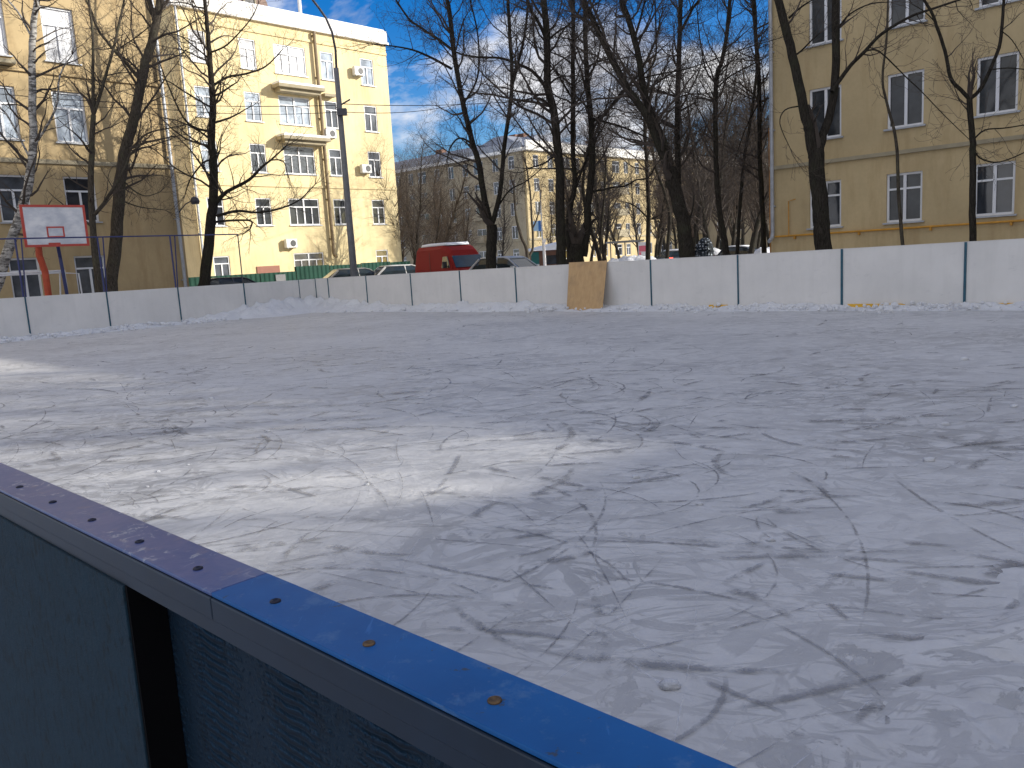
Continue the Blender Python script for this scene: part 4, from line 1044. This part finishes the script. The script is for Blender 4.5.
def tree(label, d, stems, bark='bark', twig='twig', seed=1, zmin=3.2, spacing=.42, cfg=None, extend=4.5, group='bare trees around the rink', limb=2.6, name='bare_tree'):
    """stems: list of (pixel polyline, width px start, width px end, depth drift, is_trunk)"""
    R = random.Random(seed); c_ = dict(CFG); c_.update(cfg or {})
    first = stems[0][0][0]; b0 = at_depth(first[0], first[1], d); root = Vector((b0.x, b0.y, 0))
    T = thing(name, root, label, 'tree', group)
    tv, tf = [], []; cr = Crown(R, c_)
    for si, (poly, w0, w1, dr, main) in enumerate(stems):
        n = len(poly); pts = []; rad = []
        for i, (x, y) in enumerate(poly):
            f = i/(n-1) if n > 1 else 0; dd = d + dr*f
            pts.append(at_depth(x, y, dd)); rad.append((w0+(w1-w0)*f)*.86*dd/FPX/2)
        if si == 0:
            e = (pts[1]-pts[0]).normalized(); foot = pts[0] - e*(pts[0].z/max(.3, e.z)); foot.z = -.05
            pts = [foot] + pts; rad = [rad[0]*1.35] + rad
        if main and poly[-1][1] < 12:
            dirx = (pts[-1]-pts[-2]).normalized(); q = pts[-1]
            for k_ in range(4):
                dirx = (dirx+Vector((R.uniform(-.1,.1), R.uniform(-.1,.1), .12))).normalized(); q = q+dirx*(extend/4); pts.append(q.copy()); rad.append(rad[-1]*.68)
        P, Rr = resample(pts, rad)
        for i in range(1, len(P)-1): P[i] = P[i]+Vector((R.uniform(-1,1), R.uniform(-1,1), 0))*Rr[i]*.12
        tb_tube(tv, tf, P, Rr, 10 if main else 7)
        L = 0
        nxt = R.uniform(0, spacing)
        for i in range(1, len(P)):
            sl = (P[i]-P[i-1]).length; L += sl
            while L > nxt:
                nxt += spacing*R.uniform(.6, 1.4)*(1 if main else .62)
                if P[i].z < zmin and main: continue
                d0 = (P[i]-P[i-1]).normalized(); tt = i/len(P)
                rr = Rr[i]*R.uniform(.28, .5); big = min(1.25, .35+rr*14)
                if main: ln = limb*R.uniform(.6, 1.25)*big; lv = 0
                else: ln = c_['len'][1]*R.uniform(.7, 1.5)*min(1.2, .5+rr*25); lv = 1
                cr.branch(P[i], cr.side(d0, R.uniform(.7, 1.25)), ln, max(.005, min(rr, .05)), lv)
        e = (P[-1]-P[-2]).normalized()
        for k_ in range(3): cr.branch(P[-1], cr.side(e, R.uniform(.1, .5)), c_['len'][1]*R.uniform(.8, 1.4), max(.005, Rr[-1]*.7), 1)
    m = MB(); m.v = tv; m.f = tf; m.build('trunk', M[bark], T, smooth=True)
    m = MB(); m.v = cr.vs; m.f = cr.fs; m.build('crown', M[twig], T)
    return T

def ridged(key, c):
    m, nt, b = new_mat(key)
    v = pos(nt, (1,1,.16)); n = nz(nt, v, 42., 6., .7, .6); big = nz(nt, pos(nt), 2.5, 5., .6)
    c1 = mix(nt, ramp(nt, n, [(.38, 0), (.62, 1)]).outputs[0], tuple(x*.45 for x in c), tuple(x*1.5 for x in c))
    c1 = mix(nt, math_n(nt, 'MULTIPLY', ramp(nt, big, [(.5, 0), (.7, 1)]).outputs[0], .5), c1, (c[0]*1.4, c[1]*1.7, c[2]*1.3))
    nt.links.new(c1, b.inputs['Base Color']); b.inputs['Roughness'].default_value = .95; b.inputs['Specular IOR Level'].default_value = .1
    bump(nt, b, n, 1., .03); return m
M['bark'] = ridged('ridged_dark_bark', (.036,.031,.025)); M['bark2'] = ridged('ridged_grey_bark', (.085,.072,.056))
def birch():
    m, nt, b = new_mat('birch_bark')
    v = nz(nt, pos(nt, (5,5,16)), 1., 5., .7); w = nz(nt, pos(nt, (2,2,2.2)), 1., 3., .5)
    r = ramp(nt, v, [(.44, 1), (.55, 0)]).outputs[0]; r2 = ramp(nt, w, [(.5, 0), (.62, 1)]).outputs[0]
    c = mix(nt, math_n(nt, 'MAXIMUM', math_n(nt, 'MULTIPLY', r, .9), math_n(nt, 'MULTIPLY', r2, .6)), (.50,.48,.44), (.045,.04,.038))
    nt.links.new(c, b.inputs['Base Color']); b.inputs['Roughness'].default_value = .85; return m
M['birch'] = birch()
thin = dict(n=(5, 4, 3), len=(2.2, 1.1, .6, .35))
tree('slender white barked birch leaning beside the basketball backboard', 27.6, [([(-6,292),(8,252),(20,215),(29,180),(33,144),(32,78),(33,33),(37,0)], 12, 6, 0, True),
     ([(31,160),(10,120),(0,108),(-20,95)], 2.5, 1.5, -.5, False), ([(33,40),(20,15),(8,0),(0,-14)], 2.5, 1.5, .5, False), ([(33,148),(55,110),(60,75),(72,55)], 3, 1.2, -.4, False)], 'birch', 'twig', 11, cfg=thin, limb=1.9, spacing=.36)
tree('thin forked dark tree between the backboard and thick leaning trunk', 29, [([(99,292),(94,240),(91,190),(92,144),(93.5,115)], 8, 5.5, 0, True), ([(93.5,115),(101,92),(105.5,76),(112,54),(120,20),(124,0)], 4, 2.2, .4, True),
     ([(93.5,115),(93,75),(93,40),(89,0)], 4, 2.5, -.3, True), ([(95,214),(104,203),(116,184),(125,168),(130,155),(141,144)], 4.5, 1.8, -.4, False), ([(105.5,76),(120,73),(145,72)], 1.6, .8, 0, False)], 'bark2', 'twig', 12, cfg=thin, limb=1.8)
tree('thick leaning grey tree before the ochre building corner', 30, [([(111,291),(115,244),(119,200),(122,165),(127,144),(136,112),(144,68),(150,48),(156,24),(160,0)], 14.5, 8, 0, True),
     ([(156,26),(152,10),(149,0)], 6, 5, .2, True), ([(140,80),(128,65),(115,51),(106,40),(98,29),(90,8),(86,0)], 4.2, 2.2, -.5, False), ([(115,51),(135,38),(155,22)], 1.6, 1, 0, False),
     ([(121,178),(133,190),(146,196),(160,192)], 2.0, .8, -.5, False), ([(120,200),(140,207),(165,210)], 1.8, .8, .4, False), ([(124,158),(145,135),(170,128),(190,124)], 2.4, 1, -.6, False)], 'bark2', 'twig', 13, zmin=4.5, limb=2.4, spacing=.36)
tree('large dark tree with long side limbs before the sunlit building', 34, [([(204.5,281),(210,234),(213,199),(213.5,163),(211.5,140),(213,105),(210.5,70),(208,35),(204.5,0)], 12.5, 3.8, 0, True),
     ([(215,204),(222,196),(230,190),(249,180),(262,167),(271,160),(286,146)], 5.5, 1.5, -.8, False), ([(217,216),(237,211),(256,212.5),(275,210),(298,201),(315,184.5)], 3.6, 1.0, -.6, False),
     ([(216,222),(232,220.5),(251,221),(250,229)], 3.0, 1.6, .6, False), ([(209,131),(196,128),(183,117),(168,85),(158,58)], 3, 1.2, -.6, False), ([(214,85),(228,77),(245,74),(263,68),(275,58),(282,50)], 3, 1, .6, False),
     ([(212,160),(203,163),(190,180),(185,195)], 2.6, 1, .4, False), ([(271,160),(283,161),(287,172)], 1.6, 1, 0, False), ([(212,108),(185,92),(165,80),(150,84)], 2.2, .8, -.4, False), ([(211,60),(196,48),(180,36),(166,34)], 2.0, .8, .4, False), ([(212,52),(228,44),(250,20),(258,4)], 2.2, .9, -.4, False)],
     'bark', 'twig', 14, zmin=5.0, spacing=.24, limb=2.5, cfg=dict(n=(7,5,4), len=(2.4,1.1,.55,.33), up=.04))
tree('forked dark tree rising just past the red van front', 31, [([(490.6,267),(491.5,245),(491.5,225)], 12.5, 12, 0, True), ([(491.5,226),(485,201),(478.5,163),(473.5,146),(462.4,101),(455,60),(449.5,13),(447,0)], 7.5, 4.6, .3, True),
     ([(491.5,226),(496,210),(500.6,188),(504,150),(512,86),(510,40),(508,0)], 6.0, 3.6, -.4, True), ([(512,86),(521,52),(526,25),(528,0)], 3.4, 2.4, .4, True),
     ([(452,69),(432,58),(413,50),(392,46),(370,44)], 3.2, 1.0, -.8, False), ([(455,52),(441,41),(434,36.5),(420,27),(409,19),(396,0)], 3.4, 2, -.5, False), ([(464,103),(476,82),(479,60),(477,30),(470,0)], 2.4, 1.6, .5, False),
     ([(473,144),(460,138),(451,146),(447,160)], 2.6, 1.2, .3, False), ([(456,50),(462,25),(467,14)], 2, 1, .3, False), ([(497,208),(510,190),(525,182),(540,170)], 2.2, 1, -.4, False)],
     'bark', 'twig', 15, zmin=4.2, spacing=.30, limb=2.6)
tree('straight dark tree beside the plywood sheet with a long arching limb', 28, [([(561.5,265),(560.5,225),(560,194),(559,160),(554,115),(548,86),(547,43),(544,0)], 12, 7, 0, True),
     ([(547,92),(542,82),(532,71),(518,64),(500,58),(477,57),(456,52),(434,36)], 4.5, 1.4, .8, False), ([(546,40),(540,25),(531,10),(527,0)], 4, 3, -.4, True), ([(558,152),(545,163),(530,168),(523,172)], 2.4, 1, -.3, False),
     ([(548,40),(560,30),(570,24),(580,8)], 2.6, 1.2, .4, False), ([(549,88),(556,105),(563,90),(562,70)], 1.6, .8, 0, False), ([(552,108),(540,98),(524,100),(512,105)], 2.0, .8, -.5, False)],
     'bark', 'twig', 16, zmin=4.5, spacing=.27, limb=2.8, cfg=dict(n=(9,7,5), droop=.12))
tree('twin stemmed dark tree rising from behind the plywood sheet', 29, [([(576,262),(577,245)], 19, 18, 0, True), ([(570,258),(568,225),(571,205),(575,183),(573,150),(573,86),(573,0)], 7.5, 4.5, .3, True),
     ([(583,256),(587,228),(588,205),(592,168),(591.5,130),(588,90),(585.5,45),(585,0)], 10, 4.5, -.3, True), ([(591,122),(599,118),(606.5,112),(622,92),(634,80),(641,71),(656,39),(660,20)], 4.0, 2.0, .6, False),
     ([(588,196),(595,191),(603,190),(614,187),(625,186),(636,180),(648,178),(656,165)], 3, 1.2, -.6, False), ([(571,205),(575,190),(580,175),(590,150)], 4, 2.5, .3, False), ([(592,118),(605,122),(625,128),(648,138)], 3, 2, .5, False),
     ([(573,100),(560,78),(548,62),(535,40)], 2.2, 1, -.4, False)], 'bark', 'twig', 17, zmin=4.2, spacing=.28, limb=2.8, cfg=dict(n=(9,7,5), droop=.1))
tree('thickest dark trunk between plywood and corner building splitting in two', 25, [([(687,256),(685,240),(683,220),(677,196),(671,180)], 18, 15, 0, True), ([(672,182),(665,160),(654,132),(644,112),(626,86),(602,39),(592,18),(583,0)], 11, 5.5, -.4, True),
     ([(674,184),(668,155),(656,125),(648,105),(643,86),(637,49),(629,22),(621.6,0)], 9.5, 6, .5, True), ([(643,75),(655,60),(656,30),(655,0)], 2.2, 1.4, .4, False), ([(634,40),(640,20),(645,0)], 3, 2, -.2, False),
     ([(684,230),(692,212),(694,195)], 2.6, 1.4, .3, False), ([(642,78),(660,74),(690,68),(740,50),(780,38)], 2.0, .8, .5, False), ([(612,58),(596,30),(575,12)], 2.5, 1.2, .3, False)],
     'bark', 'twig', 18, zmin=4.2, spacing=.26, limb=2.7, cfg=dict(n=(9,7,5), droop=.08))
tree('slender straight dark tree just behind the thickest trunk', 33, [([(684,250),(679,200),(677.5,159),(677.5,97),(679.5,43),(680.5,0)], 8.5, 4.5, 0, True), ([(680,33),(688,18),(693,8),(699,0)], 3.4, 2.4, .3, True),
     ([(680,97),(690,94),(702,94),(714,92)], 1.6, .8, .2, False), ([(677,105),(662,120),(655,140)], 2, 1, -.3, False)], 'bark', 'twig', 19, zmin=4.2, spacing=.25, limb=2.6, cfg=dict(n=(9,7,5), droop=.08))
tree('wavy dark tree standing behind the snow dabbed round shrub', 30.5, [([(727,256),(723,230),(719,205),(716,159),(716,86),(722,60),(726,39),(730,0)], 7, 4, 0, True), ([(716,84),(706,70),(700,40),(697,10)], 2, 1.2, .3, False), ([(717,88),(732,75),(752,65),(764,58)], 2, 1, -.3, False)],
     'bark', 'twig', 20, zmin=4.0, spacing=.25, limb=2.4, cfg=dict(n=(9,7,5), droop=.05))
tree('thin dark tree tight against the gas pipe building corner', 33, [([(764,252),(762,200),(760,159),(759,86),(756,40),(754,0)], 6, 4, 0, True), ([(760,100),(745,130),(735,160)], 1.6, .8, 0, False)], 'bark', 'twig', 21, zmin=3.8, spacing=.25, limb=2.2, cfg=dict(n=(9,6,4)))
tree('thin leaning dark tree among the snow mounds', 38, [([(737,256),(740,205),(744,160),(752,110),(757,60),(752,0)], 4.5, 2.5, 0, True)], 'bark', 'twig', 22, zmin=3.5, spacing=.28, limb=2.4, cfg=dict(n=(9,6,4)))
tree('tall forked dark tree before the gas pipe building', 21, [([(823.6,250),(821.5,225),(819.6,203.5),(817,175),(816,150)], 18.5, 17, 0, True), ([(813.5,158),(810,135),(806,118),(795.5,67),(785,27),(778,0)], 12, 8.5, -.2, True),
     ([(818,156),(823,135),(830,115),(835,80),(836,40),(835.6,0)], 10, 8, .3, True), ([(832,92),(839.6,80),(852,64),(865,51),(878,37),(892,27),(912,16),(932,9),(977,-6)], 5, 2.2, .5, False),
     ([(866,51),(876,50),(886.5,57.5),(905,76),(921,91),(945,116),(972,142)], 2.0, .8, .2, False), ([(791,57),(800,52),(812,40),(820,33)], 2.6, 1.0, 0, False), ([(789,18),(800,8),(812,0)], 2.6, 1.4, 0, False), ([(800,106),(785,110),(780,124),(790,148)], 1.8, .8, -.2, False), ([(838,28),(850,14),(870,4),(890,2)], 2.2, 1.0, -.2, False)],
     'bark', 'twig', 23, zmin=6.5, spacing=.55, limb=1.6, cfg=dict(n=(6,4,3), len=(2.,1.,.55,.3), wob=.25))
tree('spindly crooked sapling between two windows of the gas pipe building', 22.5, [([(902.5,246),(898.5,190),(897,150),(894,130),(888,107),(882.5,80),(886.5,40),(888,0)], 4, 2, 0, True)], 'bark2', 'twig', 24, zmin=4.5, spacing=.7, limb=1.0, cfg=dict(n=(4,3,2), len=(1.4,.8,.5,.3)))
tree('slim dark tree with a wide open fork before the gas pipe building', 20, [([(973.5,242),(972.3,203.5),(973,150),(972,134),(969.5,99)], 7.5, 6, 0, True), ([(969.5,99),(961,90),(950.7,78),(945,51),(938,30),(932,13),(924,0)], 4.4, 2.8, -.2, True),
     ([(969.5,99),(978,92),(985.5,80),(999,48),(1002,25),(1004,0)], 4.6, 3, .2, True), ([(973,140),(985,130),(1005,128),(1030,124)], 2, 1.2, -.2, False), ([(972,146),(980,158),(1000,162),(1030,150)], 2.0, 1.2, .2, False), ([(990,70),(1008,68),(1030,70)], 1.5, 1, .1, False), ([(969,112),(962,104),(956,96)], 1.4, .6, -.1, False), ([(1000,30),(1012,40),(1024,60)], 1.3, .8, 0, False), ([(935,22),(925,12),(912,4)], 1.5, .8, 0, False)],
     'bark', 'twig', 25, zmin=4.0, spacing=.6, limb=1.3, cfg=dict(n=(5,4,3), len=(1.6,.9,.5,.3), wob=.28))
tree('low forked tree behind the silver hatchback', 45, [([(528,262),(526,248),(521,236),(516,215),(514,190)], 4.5, 2.5, 0, True), ([(528,258),(533,246),(531.5,215),(530,190),(526,165)], 3.2, 1.6, .4, True), ([(532,230),(538,215),(541,195)], 2, 1.2, 0, False)], 'bark2', 'twig', 26, zmin=4.0, spacing=.35, limb=2.0, extend=2)
tree('leaning trunk just behind the plywood sheet against sunlit wall', 40, [([(600,260),(596,245),(589.5,226),(585,205),(583,180),(590,140)], 5.5, 3, 0, True), ([(600,255),(601,230),(604,200),(606,160)], 3, 2, .5, True)], 'bark', 'twig', 27, zmin=4., spacing=.28, limb=2.6, extend=2)
tree('upright trunk beside the bus shelter poster', 42, [([(648,258),(648.5,230),(648.6,205),(647,170),(645,120),(650,70)], 6, 3.5, 0, True), ([(648.5,220),(660,215),(668,205)], 2.2, 1, 0, False), ([(648,218),(635,206),(625,202)], 2., 1, 0, False)], 'bark', 'twig_brown', 28, zmin=4., spacing=.25, limb=2.8, cfg=dict(n=(9,7,5)))
tree('slim trunk between bus shelter and thickest trunk', 47, [([(667.5,252),(669.6,216),(665,194),(655,165),(650,130)], 4.6, 2.5, 0, True)], 'bark', 'twig_brown', 29, zmin=4., spacing=.25, limb=2.8, cfg=dict(n=(9,7,5)))

# background trees: four models copied through the street and the far yard
def proto(seed, hgt, r, twig, cfg):
    R = random.Random(seed); T = thing('bare_tree', Vector((0,0,0)), 'far bare tree among the dense trees of the far street', 'tree', 'distant bare trees')
    c_ = dict(CFG); c_.update(cfg); cr = Crown(R, c_); tv, tf = [], []
    pts = [Vector((0,0,-.05))]; d_ = Vector((R.uniform(-.1,.1), R.uniform(-.1,.1), 1)).normalized(); rad = [r*1.3]
    for i in range(9):
        d_ = (d_+Vector((R.uniform(-.13,.13), R.uniform(-.13,.13), .1))).normalized(); pts.append(pts[-1]+d_*hgt/9); rad.append(r*(1-.85*(i+1)/9))
    P, Rr = resample(pts, rad, 3); tb_tube(tv, tf, P, Rr, 8)
    for i in range(5, len(P)):
        for k in range(3 if i > 8 else 2):
            tt = i/len(P); cr.branch(P[i], cr.side((P[i]-P[i-1]).normalized(), R.uniform(.45, .95)), hgt*.30*(1.25-.8*tt)*R.uniform(.7, 1.2), max(.012, Rr[i]*R.uniform(.3, .5)), 0)
    m = MB(); m.v = tv; m.f = tf; m.build('trunk', M['bark'], T, smooth=True)
    m = MB(); m.v = cr.vs; m.f = cr.fs; m.build('crown', M[twig], T); return T
far_cfg = dict(n=(7,5,4), len=(4.,2.0,1.1,.6), up=.1)
protos = [proto(51, 13, .20, 'twig', far_cfg), proto(52, 15, .24, 'twig_brown', far_cfg), proto(53, 11, .16, 'twig_brown', far_cfg), proto(54, 14, .19, 'twig', far_cfg)]
spots = [(404,62,1,.72),(418,70,2,.85),(436,66,1,.66),(452,78,2,.8),(470,88,0,.62),(425,84,1,.7),(500,86,3,.6),(606,62,0,.95),(620,95,1,.8),(640,100,0,.9),(657,88,1,.95),(676,80,2,1.0),
         (690,60,1,.9),(700,75,0,1.0),(712,54,3,.85),(720,92,1,1.1),(733,66,2,1.1),(742,84,0,1.0),(748,50,1,.8),(756,74,3,1.0),(763,95,1,1.1),(770,60,2,.9),(785,80,0,1.),(590,88,1,.8),(578,75,3,.75),(548,95,2,.75),(800,70,1,1.0),(728,110,3,1.2),(695,115,1,1.2),(392,70,3,.8),(566,72,0,.9),(583,68,2,.9),(603,85,3,1.0),(655,70,2,1.0),(668,95,0,1.1),(684,85,3,1.1),(706,66,1,1.1),(716,74,2,1.15),(727,58,0,1.0),(738,72,3,1.2),(751,62,0,1.1),(759,84,2,1.2),(412,56,3,.75),(430,60,2,.7),(446,72,1,.8),(460,66,2,.62)]
RS = random.Random(77)
for i, (x, d, k, s) in enumerate(spots):
    loc = base_at(x, d); rz = RS.uniform(0, 6.28); sc = (s, s, s*RS.uniform(.9, 1.1))
    lab = 'hazy reddish brown bare tree of the thicket behind the red van' if x < 480 else ('far bare tree of the dense street thicket beyond the thickest trunk' if x >= 560 else 'small far bare tree before the distant shaded wing')
    grp = 'bare trees behind the red van' if x < 480 else ('bare trees of the far street' if x >= 560 else 'bare trees before the distant wing')
    if i in (0, 1, 4, 6) and False: pass
    o = copy_tree(protos[k], loc, rz, sc, lab); o['group'] = grp
for i, (u_, v_, sc_, k_) in enumerate([(-9.5,21.2,1.15,0),(-13,23.5,1.2,3),(-16.5,21.5,1.2,1),(-20,24.5,1.2,0),(-11.5,24.8,1.2,1),(-5.5,21.5,1.1,3)]):  # unseen trees added in the sun's path to dim the sunlit ice
    o = copy_tree(protos[k_], Q(u_, v_, 0), i*1.3, (sc_, sc_, sc_), 'unseen bare tree added beside the gas pipe building to filter sun on the ice'); o['group'] = 'unseen trees added to filter the sun'
for p in protos:
    for k in list(p.children): bpy.data.objects.remove(k)
    bpy.data.objects.remove(p)

# ------------------------------------------------------------------ world, sun, camera
THETA, ELEV = math.radians(40), math.radians(22)
S = (-EU*math.cos(THETA)+EV*math.sin(THETA))*math.cos(ELEV)+EZ*math.sin(ELEV)
wd = bpy.data.worlds.new('World'); scene.world = wd; wd.use_nodes = True; nt = wd.node_tree
bg = nt.nodes['Background']; sky = N(nt, 'ShaderNodeTexSky'); sky.sky_type = 'NISHITA'; sky.sun_disc = False
sky.sun_elevation = ELEV; sky.sun_rotation = math.atan2(S.x, S.y); sky.air_density = 1.0; sky.dust_density = .6; sky.ozone_density = 3.0
hs = N(nt, 'ShaderNodeHueSaturation'); hs.inputs['Saturation'].default_value = 1.5; hs.inputs['Value'].default_value = 1.05; hs.inputs['Hue'].default_value = .515; nt.links.new(sky.outputs[0], hs.inputs['Color'])
tc = N(nt, 'ShaderNodeTexCoord').outputs['Generated']
mp = N(nt, 'ShaderNodeMapping'); mp.inputs['Scale'].default_value = (1, 1, 2.4); mp.inputs['Location'].default_value = (.35, 0, .1); nt.links.new(tc, mp.inputs[0])
c1 = nz(nt, mp.outputs[0], 3.4, 7., .6, .3)
sx = N(nt, 'ShaderNodeSeparateXYZ'); nt.links.new(tc, sx.inputs[0])
back = math_n(nt, 'MULTIPLY', math_n(nt, 'MAXIMUM', math_n(nt, 'MULTIPLY', sx.outputs[1], -1.), -.15), .16)  # adds unseen cloud behind the camera to neutralise the ambient light
cm_ = ramp(nt, math_n(nt, 'ADD', c1, back), [(.45, 0), (.58, 1)]).outputs[0]
shade = ramp(nt, nz(nt, mp.outputs[0], 5.5, 6., .6, .2), [(.35, (3.4,3.5,4.0)), (.65, (8.0,8.0,8.1))]).outputs[0]
nt.links.new(mix(nt, cm_, hs.outputs[0], shade), bg.inputs[0]); bg.inputs[1].default_value = .13
sl = bpy.data.lights.new('Sun', 'SUN'); sl.energy = 5.0; sl.angle = math.radians(.6); sl.color = (1, .95, .86)
so = bpy.data.objects.new('Sun', sl); col.objects.link(so); so.rotation_euler = S.to_track_quat('Z', 'Y').to_euler()

cam = bpy.data.cameras.new('Camera'); co = bpy.data.objects.new('Camera', cam); col.objects.link(co)
cam.sensor_width = 36; cam.lens = FPX/W*36; cam.clip_start = .02; cam.clip_end = 3000
co.matrix_world = Matrix(((rt.x, up.x, -fw.x, CAM.x), (rt.y, up.y, -fw.y, CAM.y), (rt.z, up.z, -fw.z, CAM.z), (0,0,0,1)))
scene.camera = co
scene.view_settings.view_transform = 'Standard'; scene.view_settings.look = 'None'
scene.view_settings.exposure = .28; scene.view_settings.gamma = 1
scene.cycles.max_bounces = 6; scene.cycles.transparent_max_bounces = 24
scene.cycles.use_denoising = True
